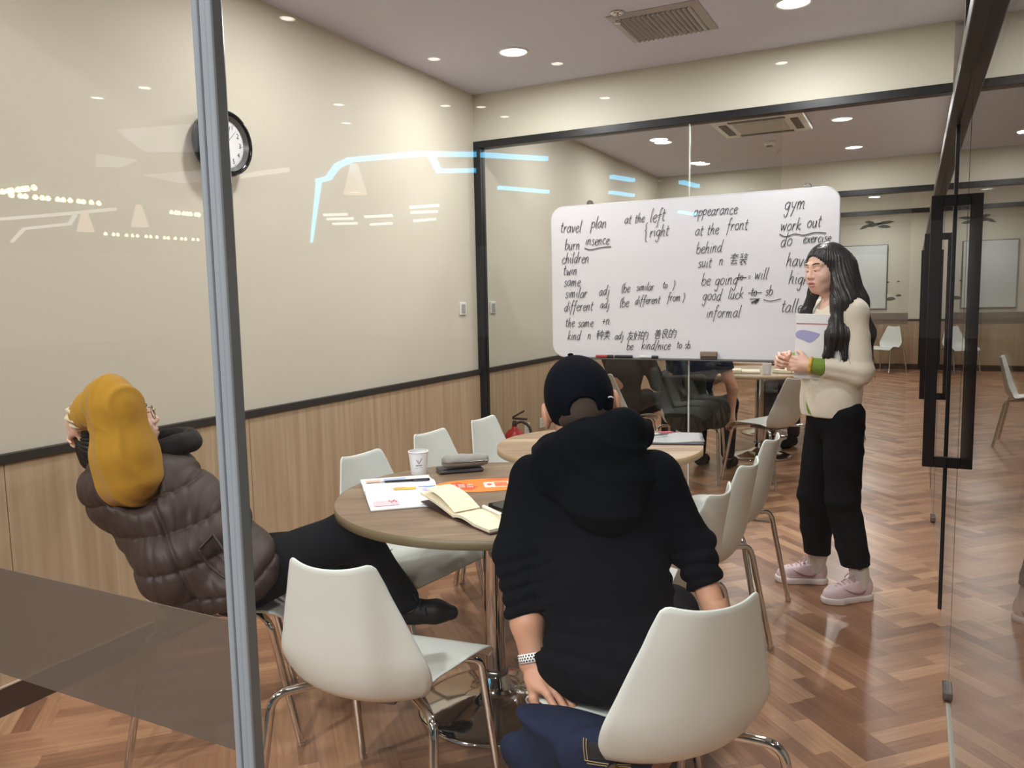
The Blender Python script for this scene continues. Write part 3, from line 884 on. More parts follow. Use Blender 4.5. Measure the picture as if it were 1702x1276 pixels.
def pen(p, q, r, label, body, tip_col, name='pen'):
    p, q = Vector(p), Vector(q)
    t = empty(name, p, math.atan2(q.y - p.y, q.x - p.x), label, 'pen')
    L = math.hypot(q.x - p.x, q.y - p.y)
    slope = math.atan2(q.z - p.z, L)
    MR = Matrix.Rotation(-slope, 4, 'Y') @ Matrix.Rotation(PI / 2, 4, 'Y')
    obj('barrel', lathe([(0, 0.012), (r, 0.014), (r, L * 0.62), (0, L * 0.62)], 14, M=MR), body, t, autosmooth=0.6)
    obj('cap', lathe([(r * 1.12, L * 0.62), (r * 1.12, L - 0.004), (r * 0.7, L), (0, L)], 14, M=MR), body, t, autosmooth=0.6)
    obj('tip', lathe([(0.0006, 0.0), (r * 0.8, 0.012), (r * 0.8, 0.015)], 12, M=MR), tip_col, t)
    bm = bmesh.new(); bx(bm, -0.001, 0.001, -r * 1.12 - 0.0022, -r * 1.1, L * 0.66, L * 0.95, M=MR)
    obj('clip', bm, tip_col, t)
M_blackpl = mat('black_gloss_plastic', rgb(22, 22, 26), 0.25, noise=0.05)
pen((-1.655, 2.215, TZ + 0.0205), (-1.515, 2.315, TZ + 0.021), 0.0042, 'slim black pen lying across the open booklet', M_blackpl, M_steel)
# pencil case on a dark phone case
t = empty('phone_wallet', (-1.535, 2.555, TZ), 0.74, 'flat black case lying under the grey pencil pouch', 'case')
obj('cover', box(-0.085, 0.085, -0.045, 0.045, 0, 0.014, bev=0.006, seg=3), mat('black_leather', rgb(36, 34, 38), 0.35, bump=0.25, bscale=300), t, autosmooth=0.7)
obj('zip_edge', box(-0.086, 0.086, -0.046, 0.046, 0.006, 0.0085, bev=0.001), M_steel, t)
t = empty('pencil_pouch', (-1.515, 2.565, TZ + 0.0145), 0.74, 'grey zipped pencil pouch lying on the black case on the near table', 'pouch')
bm = bmesh.new()
nl, ns = 24, 18
rings = []
for i in range(nl + 1):
    u = -1 + 2 * i / nl
    s = max(1e-3, 1 - abs(u) ** 5) ** 0.5
    ring = []
    for k in range(ns):
        a = 2 * PI * k / ns
        y = 0.037 * s * math.cos(a); z = 0.026 + 0.025 * (0.45 + 0.55 * s) * math.sin(a)
        ring.append(bm.verts.new((u * 0.092, y, max(z, 0.0006) + 0.0018 * math.sin(u * 9 + a * 2) * (math.sin(a) > 0))))
    rings.append(ring)
for a, b in zip(rings, rings[1:]):
    for k in range(ns): bm.faces.new((a[k], a[(k + 1) % ns], b[(k + 1) % ns], b[k]))
bm.faces.new(rings[0]); bm.faces.new(rings[-1])
obj('fabric', bm, mat('grey_pouch_fabric', rgb(142, 140, 134), 0.6, noise=0.08, nscale=40, bump=0.3, bscale=400, sheen=0.3), t, smooth=True)
bm = bmesh.new()
tube(bm, smooth_path([(-0.09, -0.012, 0.026), (-0.07, -0.034, 0.027), (0.0, -0.039, 0.028), (0.07, -0.034, 0.027), (0.09, -0.012, 0.026)], 6), 0.0022, 6)
obj('zip', bm, M_steel, t)
# orange flyer under the pouch side
t = empty('orange_flyer', (-1.335, 2.385, TZ), 0.60, 'glossy orange flyer with white boxes lying on the near table', 'flyer')
el = [(0.185 * math.cos(a * PI / 24), 0.098 * math.sin(a * PI / 24)) for a in range(48)]
bm = bmesh.new(); prism(bm, el, 0.0, 0.0012)
obj('sheet', bm, mat('flyer_orange', rgb(246, 142, 44), 0.35, noise=0.18, nscale=9), t)
bm = bmesh.new()
prism(bm, [(-0.17, 0.0), (-0.05, -0.07), (-0.02, -0.02), (-0.09, 0.06)], 0.00125, 0.0015)
prism(bm, [(0.0, 0.085), (0.07, 0.06), (0.12, 0.072), (0.06, 0.09)], 0.00125, 0.0015)
obj('red_shapes', bm, mat('flyer_red', rgb(232, 88, 44), 0.35, noise=0.1), t)
bm = bmesh.new(); prism(bm, rrect(0.0, 0.168, -0.042, 0.036, 0.008), 0.00155, 0.0018)
obj('white_card', bm, mat('flyer_white', rgb(246, 236, 230), 0.4, noise=0.02), t)
bm = bmesh.new()
for xx in (0.038, 0.098): prism(bm, rrect(xx, xx + 0.046, -0.034, 0.028, 0.003), 0.00185, 0.0021)
prism(bm, [(0.02 + 0.010 * math.cos(a * PI / 8), 0.0 + 0.014 * math.sin(a * PI / 8)) for a in range(16)], 0.00185, 0.0021)
obj('orange_boxes', bm, mat('flyer_box', rgb(238, 118, 62), 0.4, noise=0.15, nscale=120), t)
bm = bmesh.new()
# white stroke lettering at the left of the flyer
rr = random.Random(9)
for cx in (-0.145, -0.112, -0.079, -0.05):
    for cy in (-0.014, 0.014):
        s = 0.012
        for (x0, y0, x1, y1) in ((-1, .8, 1, .8), (0, 1, 0, -1), (-1, 0, 1, 0), (-.8, -.9, .9, -.9), (-.6, .4, -.6, -.6), (.6, .4, .7, -.6)):
            if rr.random() < 0.85:
                ribbon(bm, [(cx + x0 * s, cy + y0 * s * 0.9, 0.0017), (cx + x1 * s, cy + y1 * s * 0.9, 0.0017)], 0.0035, (0, 0, 1))
obj('lettering', bm, MATS['flyer_white'], t)
# open notebook standing half open, dark cover
t = empty('notebook', (-1.180, 2.012, TZ), 0.0, 'open cream paged notebook with dark cover lying at the front of the near table', 'notebook')
def leafblock(name, x0, x1, fn, y0, y1, m, th):
    b = bmesh.new(); n = 16
    A, B = [], []
    for i in range(n + 1):
        u = x0 + (x1 - x0) * i / n
        z = fn(i / n)
        for L_, dz in ((A, 0), (B, -th)):
            L_.append((b.verts.new((u, y0, z + dz)), b.verts.new((u, y1, z + dz))))
    for i in range(n):
        b.faces.new((A[i][0], A[i + 1][0], A[i + 1][1], A[i][1])); b.faces.new((B[i][0], B[i][1], B[i + 1][1], B[i + 1][0]))
        for s in (0, 1): b.faces.new((A[i][s], A[i + 1][s], B[i + 1][s], B[i][s]))
    b.faces.new((A[0][0], A[0][1], B[0][1], B[0][0])); b.faces.new((A[n][0], A[n][1], B[n][1], B[n][0]))
    return obj(name, b, m, t, smooth=False)
M_dark_cover = mat('dark_red_cover', rgb(58, 30, 32), 0.4, noise=0.08)
t.rotation_euler = (0, 0, math.radians(-28))
leafblock('cover', -0.20, 0.20, lambda u: 0.004 + 0.028 * max(0, 0.45 - u), -0.056, 0.052, M_dark_cover, 0.003)
leafblock('left_pages', -0.21, -0.012, lambda u: 0.013 + 0.030 * (1 - u) ** 1.3 + 0.006 * math.sin(u * PI), -0.052, 0.048, M_cream_paper, 0.007)
leafblock('raised_pages', -0.195, -0.012, lambda u: 0.018 + 0.040 * (1 - u) ** 1.1 + 0.014 * math.sin(u * PI), -0.044, 0.048, M_cream_paper, 0.0012)
leafblock('right_pages', -0.012, 0.19, lambda u: 0.012 + 0.012 * math.sin(min(1, u * 1.6) * PI) * (1 - u), -0.052, 0.048, M_cream_paper, 0.009)
t = empty('smartphone', (-1.105, 2.135, TZ + 0.0005), -0.45, 'black smartphone lying on the notebook beside the hoodie sleeve', 'phone')
bm = bmesh.new(); prism(bm, rrect(-0.072, 0.072, -0.036, 0.036, 0.012), 0, 0.009)
obj('body', bm, M_blackpl, t)
bm = bmesh.new(); prism(bm, rrect(-0.07, 0.07, -0.034, 0.034, 0.011), 0.0091, 0.0095)
obj('screen', bm, mat('phone_screen', rgb(12, 12, 14), 0.06, noise=0.02), t)
pen((-1.045, 1.985, TZ + 0.0230), (-1.150, 2.045, TZ + 0.0270), 0.0050, 'white pen with dark clip beside the smartphone', M_white_pl, M_blackpl)
# papers on the second table
t = empty('clipboard_papers', (-0.975, 3.475, TZ), 0.30, 'loose white papers on a black folder on the second round table', 'papers')
obj('folder', box(-0.15, 0.15, -0.115, 0.115, 0, 0.004, bev=0.0015), M_blackpl, t)
bm = bmesh.new()
n = 12
def pz(x, y): return 0.0055 + 0.007 * (0.5 + 0.5 * math.sin(x * 26 + y * 11)) * (abs(x) / 0.16) + 0.006 * max(0, y / 0.12)
G = [[bm.verts.new((-0.155 + 0.31 * i / n, -0.105 + 0.23 * j / n + 0.02 * i / n, pz(-0.155 + 0.31 * i / n, -0.105 + 0.23 * j / n))) for j in range(n + 1)] for i in range(n + 1)]
for i in range(n):
    for j in range(n): bm.faces.new((G[i][j], G[i + 1][j], G[i + 1][j + 1], G[i][j + 1]))
bmesh.ops.solidify(bm, geom=bm.faces[:], thickness=0.0012)
obj('paper', bm, M_paper, t, smooth=True)
bm = bmesh.new(); prism(bm, [(-0.03, 0.10), (0.03, 0.125), (0.01, 0.15), (-0.05, 0.13)], 0.016, 0.0165)
obj('red_slip', bm, mat('red_slip_paper', rgb(206, 92, 104), 0.6, noise=0.05), t)
pen((-1.06, 3.455, TZ + 0.0185), (-0.995, 3.53, TZ + 0.0185), 0.004, 'grey pen lying on the loose papers of the second table', mat('grey_pen', rgb(112, 112, 120), 0.35, noise=0.05), M_steel)
# papers on the middle room table
for x, y, rz, w_, h_, lb in ((-1.28, 6.78, 0.2, 0.15, 0.11, 'open white book on the table behind the partition, left of the paper cup'), (-0.86, 6.86, -0.15, 0.16, 0.10, 'white papers on the table behind the partition, right of the paper cup')):
    t = empty('book', (x, y, TZ), rz, lb, 'book')
    obj('cover', box(-w_, w_, -h_, h_, 0, 0.004, bev=0.001), mat('grey_cover', rgb(112, 112, 122), 0.5, noise=0.05), t)
    bm = bmesh.new()
    for s in (-1, 1):
        b0 = 0.002 if s > 0 else -w_ + 0.004
        bx(bm, b0, b0 + w_ - 0.006, -h_ + 0.004, h_ - 0.004, 0.0041, 0.03 if s < 0 else 0.02, bev=0.003)
    obj('pages', bm, M_cream_paper, t)
t = empty('water_bottle', (-0.72, 6.98, TZ), 0, 'small clear bottle at the right end of the table behind the partition', 'bottle')
obj('body', lathe([(0.0, 0.0), (0.03, 0.0), (0.032, 0.01), (0.032, 0.11), (0.014, 0.145), (0.014, 0.155)], 24), mat('pale_bottle', rgb(190, 196, 204), 0.15, noise=0.05), t, smooth=True)
obj('cap', lathe([(0.016, 0.154), (0.016, 0.172), (0.0, 0.173)], 20), mat('bottle_cap', rgb(120, 130, 160), 0.4, noise=0.05), t)

# ================================================================== whiteboard
BX0, BX1, BZ0, BZ1, BY = -2.178, -0.392, 1.012, 2.002, 4.905
t = empty('whiteboard', ((BX0 + BX1) / 2, BY, BZ0), 0, 'large rounded whiteboard full of handwritten words hung on the partition glass', 'whiteboard')
WB = t
hw = (BX1 - BX0) / 2; hh = BZ1 - BZ0
MB = Matrix(((1, 0, 0, 0), (0, 0, -1, 0), (0, 1, 0, 0), (0, 0, 0, 1)))     # xy outline -> xz, thickness to -y
bm = bmesh.new(); prism(bm, rrect(-hw, hw, 0, hh, 0.085, 10), -0.012, 0.008, MB)
obj('panel', bm, mat('whiteboard_surface', rgb(226, 226, 232), 0.16, noise=0.008, nscale=2), t, autosmooth=0.6)
bm = bmesh.new()
rim = [(x, -0.002, z) for x, z in rrect(-hw, hw, 0, hh, 0.085, 10)]
tube(bm, rim, 0.0065, 8, closed=True)
obj('frame', bm, mat('whiteboard_frame', rgb(196, 196, 198), 0.35, noise=0.03), t, smooth=True)
obj('tray', box(-hw + 0.1, hw - 0.1, -0.05, -0.004, -0.012, -0.004, bev=0.002), mat('tray_grey', rgb(86, 82, 80), 0.5, noise=0.05), t)
for sx in (-0.62, 0.72):
    bm = bmesh.new(); lathe([(0.022, 0), (0.022, 0.012), (0.016, 0.016), (0, 0.016)], 20, bm, Matrix.Translation((sx, 0.012, hh + 0.012)) @ Matrix.Rotation(PI / 2, 4, 'X'))
    obj('hanger_hook', bm, M_steel, t)

# ---- handwriting, one continuous marker line per stroke
G_ = {
 'a': (0.95, ['.8,.85 .5,1 .15,.7 .05,.25 .3,0 .65,.3 .8,.85', '.82,.95 .72,.3 .95,.02']),
 'b': (0.85, ['.2,1.9 .1,1 .08,.1', '.1,.6 .4,1 .78,.7 .65,.15 .3,0 .08,.15']),
 'c': (0.8, ['.75,.85 .45,1 .1,.6 .2,.1 .5,0 .78,.2']),
 'd': (1.0, ['.75,.85 .45,.98 .1,.55 .2,.05 .5,.1 .75,.6', '.95,1.95 .8,1 .72,.2 .9,0']),
 'e': (0.8, ['.1,.5 .55,.6 .72,.85 .45,1 .12,.65 .2,.1 .5,0 .78,.22']),
 'f': (0.7, ['.75,1.75 .55,1.95 .38,1.5 .25,.4 .1,-.7', '.05,.95 .65,1.02']),
 'g': (0.9, ['.75,.85 .45,1 .1,.65 .2,.2 .5,.15 .75,.7', '.8,1 .7,.1 .55,-.7 .25,-.8 .12,-.5']),
 'h': (0.9, ['.25,1.9 .15,1 .05,0', '.1,.5 .45,1 .65,.8 .6,.2 .8,0']),
 'i': (0.45, ['.2,.95 .15,.3 .3,0', '.27,1.4 .3,1.48']),
 'j': (0.5, ['.35,.95 .25,-.2 .05,-.8 -.15,-.6', '.4,1.4 .43,1.48']),
 'k': (0.85, ['.25,1.9 .15,1 .05,0', '.75,1 .15,.5 .45,.3 .8,0']),
 'l': (0.45, ['.35,1.95 .2,1 .15,.15 .35,0']),
 'm': (1.3, ['.1,1 .08,0', '.1,.6 .35,1 .5,.8 .5,0', '.52,.6 .8,1 .98,.8 .95,.2 1.15,0']),
 'n': (0.9, ['.12,1 .08,0', '.1,.55 .42,1 .65,.8 .6,.2 .8,0']),
 'o': (0.85, ['.45,1 .1,.7 .12,.2 .4,0 .72,.3 .72,.8 .45,1']),
 'p': (0.85, ['.15,1 .08,0 .0,-.8', '.1,.65 .45,1 .75,.75 .6,.2 .12,.15']),
 'r': (0.7, ['.12,1 .08,0', '.1,.5 .35,.95 .65,.9']),
 's': (0.75, ['.68,.9 .4,1 .2,.75 .5,.5 .62,.2 .35,0 .08,.15']),
 't': (0.65, ['.35,1.6 .22,.6 .3,.05 .55,.1', '.02,1.05 .62,1.1']),
 'u': (0.9, ['.12,1 .1,.3 .3,0 .6,.3 .7,1', '.7,.9 .66,.2 .85,0']),
 'v': (0.8, ['.08,1 .3,0 .7,1']),
 'w': (1.15, ['.08,1 .25,0 .55,.8 .75,0 1.05,1']),
 'x': (0.8, ['.1,1 .7,0', '.7,1 .05,0']),
 'y': (0.85, ['.1,1 .2,.4 .45,.35', '.75,1 .5,.1 .2,-.8']),
 '(': (0.5, ['.45,1.7 .15,.9 .3,-.2']), ')': (0.5, ['.1,1.7 .4,.9 .1,-.2']),
 '+': (0.85, ['.1,.55 .75,.6', '.45,1 .38,.15']), '=': (0.8, ['.1,.75 .65,.78', '.08,.4 .65,.43']),
 '/': (0.6, ['.6,1.7 .05,-.3']), '.': (0.4, ['.12,.02 .2,.06']), ' ': (0.75, []),
 '{': (0.55, ['.5,1.6 .25,1.3 .3,.8 .1,.6 .3,.4 .25,-.6 .5,-.8']),
}
# Chinese characters as strokes in a 2x2 box
G_.update({
 '\u79cd': (2.1, ['.8,1.9 .2,1.65', '.05,1.25 .95,1.3', '.5,1.75 .5,0', '.5,1.2 .1,.6', '.55,1.1 .9,.75', '1.1,1.5 1.1,.7', '1.1,1.5 1.9,1.5 1.9,.75', '1.1,.75 1.9,.78', '1.5,1.95 1.5,0']),
 '\u7c7b': (2.1, ['.55,1.85 .7,1.6', '1.4,1.85 1.2,1.6', '.2,1.45 1.8,1.5', '1,1.95 1,.95', '.9,1.4 .3,1', '1.1,1.4 1.7,1.05', '.15,.7 1.85,.72', '1,.95 .8,.5 .2,0', '1,.65 1.8,.02']),
 '\u53cb': (2.0, ['.2,1.45 1.8,1.5', '.9,1.95 .6,.9 .1,.1', '.8,.95 1.5,.95 1.1,.4 .5,0', '.7,.8 1.2,.35 1.8,0']),
 '\u597d': (2.1, ['.5,1.9 .2,.8 .8,.1', '.8,1.4 .5,.5 .1,.05', '.05,1.25 .9,1.3', '1.1,1.7 1.8,1.7 1.4,1.3', '1.45,1.3 1.5,.3 1.25,.1', '1.0,.95 1.95,1']),
 '\u7684': (2.1, ['.4,1.95 .25,1.55', '.1,1.5 .1,.2', '.1,1.5 .85,1.5 .85,.2', '.1,.85 .85,.88', '.1,.2 .85,.22', '1.3,1.95 1.05,1.2', '1.25,1.5 1.9,1.5 1.8,.3 1.5,.1', '1.3,1 1.5,.75']),
 '\u5584': (2.1, ['.6,1.95 .75,1.75', '1.4,1.95 1.2,1.75', '.3,1.65 1.7,1.68', '.4,1.4 1.6,1.42', '.1,1.12 1.9,1.15', '1,1.7 1,1.1', '.5,.6 .55,.05', '.5,.6 1.5,.62 1.4,.05', '.55,.08 1.4,.1', '.2,.85 1.8,.88']),
 '\u826f': (2.1, ['.9,2 1.05,1.85', '.45,1.7 1.5,1.72 1.5,1', '.45,1.35 1.5,1.37', '.45,1 1.5,1.02', '.45,1.7 .45,.1 .9,.35', '1.5,.8 1.1,.55', '.9,.95 1.3,.4 1.9,.02']),
 '\u5957': (2.1, ['.2,1.65 1.8,1.68', '1,2 .7,1.5 .1,1.1', '1.1,1.6 1.8,1.2', '.7,1.3 .7,.6', '.75,1.25 1.3,1.27', '.75,1 1.3,1.02', '.3,.68 1.7,.7', '.8,.6 .5,.15 1.5,.2', '1.4,.45 1.65,.05']),
 '\u88c5': (2.1, ['.3,1.9 .45,1.6', '.7,2 .7,1.1', '.2,1.2 .65,1.45', '1,1.65 1.9,1.68', '1.4,2 1.42,1.2', '1.1,1.2 1.8,1.22', '.2,.85 1.8,.9', '1,.9 .3,.3', '.7,.5 .7,0 1,.15', '1,.8 1.8,.02', '1.6,.55 1.2,.4'])})
def write(bm, txt, x, z, xh, slant=0.16, rise=0.0, wd=0.0042, sp=1.0):
    """x, z are board coordinates in metres; xh the height of a small letter; returns the end"""
    rr = random.Random(len(txt) * 31 + ord(txt[0]))
    cx = 0.0
    for ch in txt:
        adv, st = G_[ch]
        k = xh * (0.62 if ord(ch) > 1000 else 1.0)
        kk = xh * (0.9 if ord(ch) > 1000 else 1.0)
        jz = rr.uniform(-0.08, 0.08) * xh
        for s in st:
            pts = [tuple(map(float, p.split(','))) for p in s.split()]
            P = []
            for u, v in pts:
                px_ = cx + u * kk * 0.92; pz_ = v * (kk if ord(ch) > 1000 else xh)
                P.append((x + px_ * 0.86 + pz_ * slant, 0, z + jz + pz_ + px_ * rise))
            if len(P) > 2: P = smooth_path(P, 5)
            ribbon(bm, P, wd, (0, 1, 0))
        cx += adv * kk * sp * (1.0 if ord(ch) < 1000 else 0.86)
    return x + cx * 0.86
def column(lines, extra=()):
    bm = bmesh.new()
    for l in lines: write(bm, *l[:4], **(l[4] if len(l) > 4 else {}))
    for pts, wd in extra: ribbon(bm, smooth_path([(x, 0, z) for x, z in pts], 5), wd, (0, 1, 0))
    for v in bm.verts:
        v.co.x -= (BX0 + BX1) / 2; v.co.z -= BZ0; v.co.y = -0.0125
    return obj('handwriting', bm, mat('marker_ink', rgb(70, 70, 76), 0.6, noise=0.15, nscale=40), WB)
column([('travel', -2.112, 1.835, 0.040), ('plan', -1.895, 1.852, 0.040), ('burn', -2.082, 1.722, 0.038), ('insence', -1.935, 1.745, 0.036),
        ('children', -2.105, 1.632, 0.038), ('twin', -2.095, 1.556, 0.037), ('same', -2.092, 1.482, 0.037), ('similar', -2.085, 1.405, 0.037), ('adj', -1.842, 1.418, 0.034),
        ('different', -2.092, 1.316, 0.036), ('adj.', -1.835, 1.335, 0.030), ('the same', -2.085, 1.211, 0.034), ('+n.', -1.825, 1.224, 0.038), ('kind', -2.068, 1.122, 0.034), ('n', -1.925, 1.130, 0.032), ('\u79cd\u7c7b', -1.868, 1.126, 0.036)],
       [([(-1.94, 1.728), (-1.90, 1.715), (-1.82, 1.726), (-1.755, 1.728)], 0.006)])
column([('at the', -1.665, 1.868, 0.033), ('left', -1.500, 1.868, 0.045), ('right', -1.500, 1.775, 0.040), ('{', -1.535, 1.79, 0.05, dict(slant=0.05)),
        ('(be', -1.690, 1.432, 0.033), ('similar', -1.588, 1.443, 0.027), ('to', -1.415, 1.452, 0.024), (')', -1.352, 1.447, 0.034),
        ('(be', -1.702, 1.338, 0.035), ('different', -1.598, 1.356, 0.029), ('from', -1.385, 1.372, 0.028), (')', -1.290, 1.368, 0.034),
        ('adj', -1.735, 1.130, 0.028), ('\u53cb\u597d\u7684', -1.655, 1.126, 0.034), ('\u5584\u826f\u7684', -1.475, 1.136, 0.034), ('be', -1.655, 1.062, 0.032), ('kind/nice', -1.555, 1.066, 0.033), ('to sb.', -1.325, 1.076, 0.026)])
column([('appearance', -1.222, 1.886, 0.036), ('at the', -1.212, 1.770, 0.036), ('front', -1.020, 1.790, 0.038), ('behind', -1.205, 1.662, 0.038), ('suit', -1.195, 1.575, 0.036), ('n', -1.065, 1.585, 0.034), ('\u5957\u88c5', -1.005, 1.585, 0.038),
        ('be going', -1.172, 1.464, 0.040), ('to', -0.955, 1.490, 0.026), ('=', -0.895, 1.490, 0.03), ('will', -0.855, 1.492, 0.036),
        ('good', -1.165, 1.372, 0.038), ('luck', -1.010, 1.380, 0.036), ('to', -0.875, 1.394, 0.028), ('sb.', -0.792, 1.396, 0.032), ('informal', -1.140, 1.268, 0.038)],
       [([(-0.96, 1.505), (-0.90, 1.506)], 0.006), ([(-0.89, 1.412), (-0.81, 1.414)], 0.005), ([(-0.88, 1.375), (-0.82, 1.376)], 0.005), ([(-0.87, 1.352), (-0.83, 1.372), (-0.85, 1.350)], 0.011), ([(-0.80, 1.372), (-0.76, 1.362), (-0.70, 1.374)], 0.005)])
column([('gym', -0.692, 1.886, 0.046), ('work', -0.712, 1.770, 0.038), ('out', -0.565, 1.782, 0.038), ('do', -0.710, 1.680, 0.042), ('exercise', -0.585, 1.694, 0.030),
        ('have', -0.675, 1.562, 0.042), ('high', -0.660, 1.458, 0.042), ('taller', -0.700, 1.294, 0.042)],
       [([(-0.715, 1.752), (-0.68, 1.735), (-0.63, 1.748), (-0.58, 1.738), (-0.52, 1.75), (-0.46, 1.744)], 0.006)])
t = empty('board_eraser', (-1.118, BY - 0.031, BZ0 - 0.0035), 0, 'brown felt board eraser on the tray of the whiteboard', 'eraser')
obj('felt', box(-0.048, 0.048, -0.018, 0.018, 0, 0.02, bev=0.003), mat('felt_dark', rgb(70, 62, 54), 0.9, noise=0.1), t)
obj('block', box(-0.05, 0.05, -0.02, 0.02, 0.02, 0.05, bev=0.004), mat('eraser_brown', rgb(134, 118, 98), 0.6, noise=0.08), t)
for x, lb, col in ((-1.80, 'red board marker on the whiteboard tray', rgb(170, 60, 60)), (-1.67, 'black board marker on the whiteboard tray, left one', rgb(32, 32, 34)), (-1.50, 'white and black board marker on the whiteboard tray, right one', rgb(200, 200, 200))):
    t = empty('board_marker', (x, BY - 0.03, BZ0 + 0.0065), 0, lb, 'marker', 'markers on the whiteboard tray')
    MR = Matrix.Rotation(PI / 2, 4, 'Y')
    obj('barrel', lathe([(0.008, -0.06), (0.0095, -0.055), (0.0095, 0.02), (0, 0.02)], 14, M=MR), mat('marker_%d' % int(abs(x) * 100), col, 0.4, noise=0.05), t)
    obj('cap', lathe([(0.0102, 0.02), (0.0102, 0.058), (0.008, 0.062), (0, 0.062)], 14, M=MR), mat('marker_cap_black', rgb(30, 30, 32), 0.4, noise=0.05), t)
# far rooms: second board and leaf decals on the end wall
t = empty('whiteboard', (-0.86, YE - 0.03, 0.93), 0, 'plain pale whiteboard leaning far away on the end wall behind the woman', 'whiteboard')
obj('panel', box(-0.40, 0.40, -0.012, 0.012, 0.18, 1.32, bev=0.004), mat('far_board', rgb(206, 212, 210), 0.35, noise=0.01), t)
obj('frame', box(-0.415, 0.415, -0.008, 0.014, 0.165, 1.335, bev=0.004), M_steel, t)
t = empty('wall_decal', (-0.62, YE - 0.003, 2.62), 0, 'dark leaf shaped decal high on the far end wall', 'wall decal')
bm = bmesh.new()
for x, z, a, l in ((-0.2, -0.02, 0.35, 0.12), (-0.05, 0.0, 0.2, 0.13), (0.12, 0.03, 0.1, 0.15), (0.1, -0.04, -0.1, 0.12), (-0.14, 0.05, -0.25, 0.09)):
    prism(bm, [(-l, 0), (-l * 0.3, 0.035), (l * 0.5, 0.03), (l, 0), (l * 0.3, -0.02), (-l * 0.5, -0.02)], 0, 0.002, Matrix.Translation((x, 0, z)) @ MB @ Matrix.Rotation(a, 4, 'Z'))
obj('leaves', bm, mat('decal_ink', rgb(84, 86, 70), 0.6, noise=0.2), t)
t = empty('wall_decal', (-0.32, YE - 0.003, 1.42), 0, 'small dark spots of a decal low on the far end wall', 'wall decal')
bm = bmesh.new()
for x, z, l in ((-0.12, 0.16, 0.035), (0.06, 0.17, 0.03), (-0.06, -0.14, 0.085), (0.07, -0.08, 0.05)):
    prism(bm, [(-l, 0), (-l * 0.3, l * 0.4), (l * 0.5, l * 0.4), (l, 0), (l * 0.3, -l * 0.3), (-l * 0.5, -l * 0.35)], 0, 0.002, Matrix.Translation((x, 0, z)) @ MB)
obj('leaves', bm, MATS['decal_ink'], t)
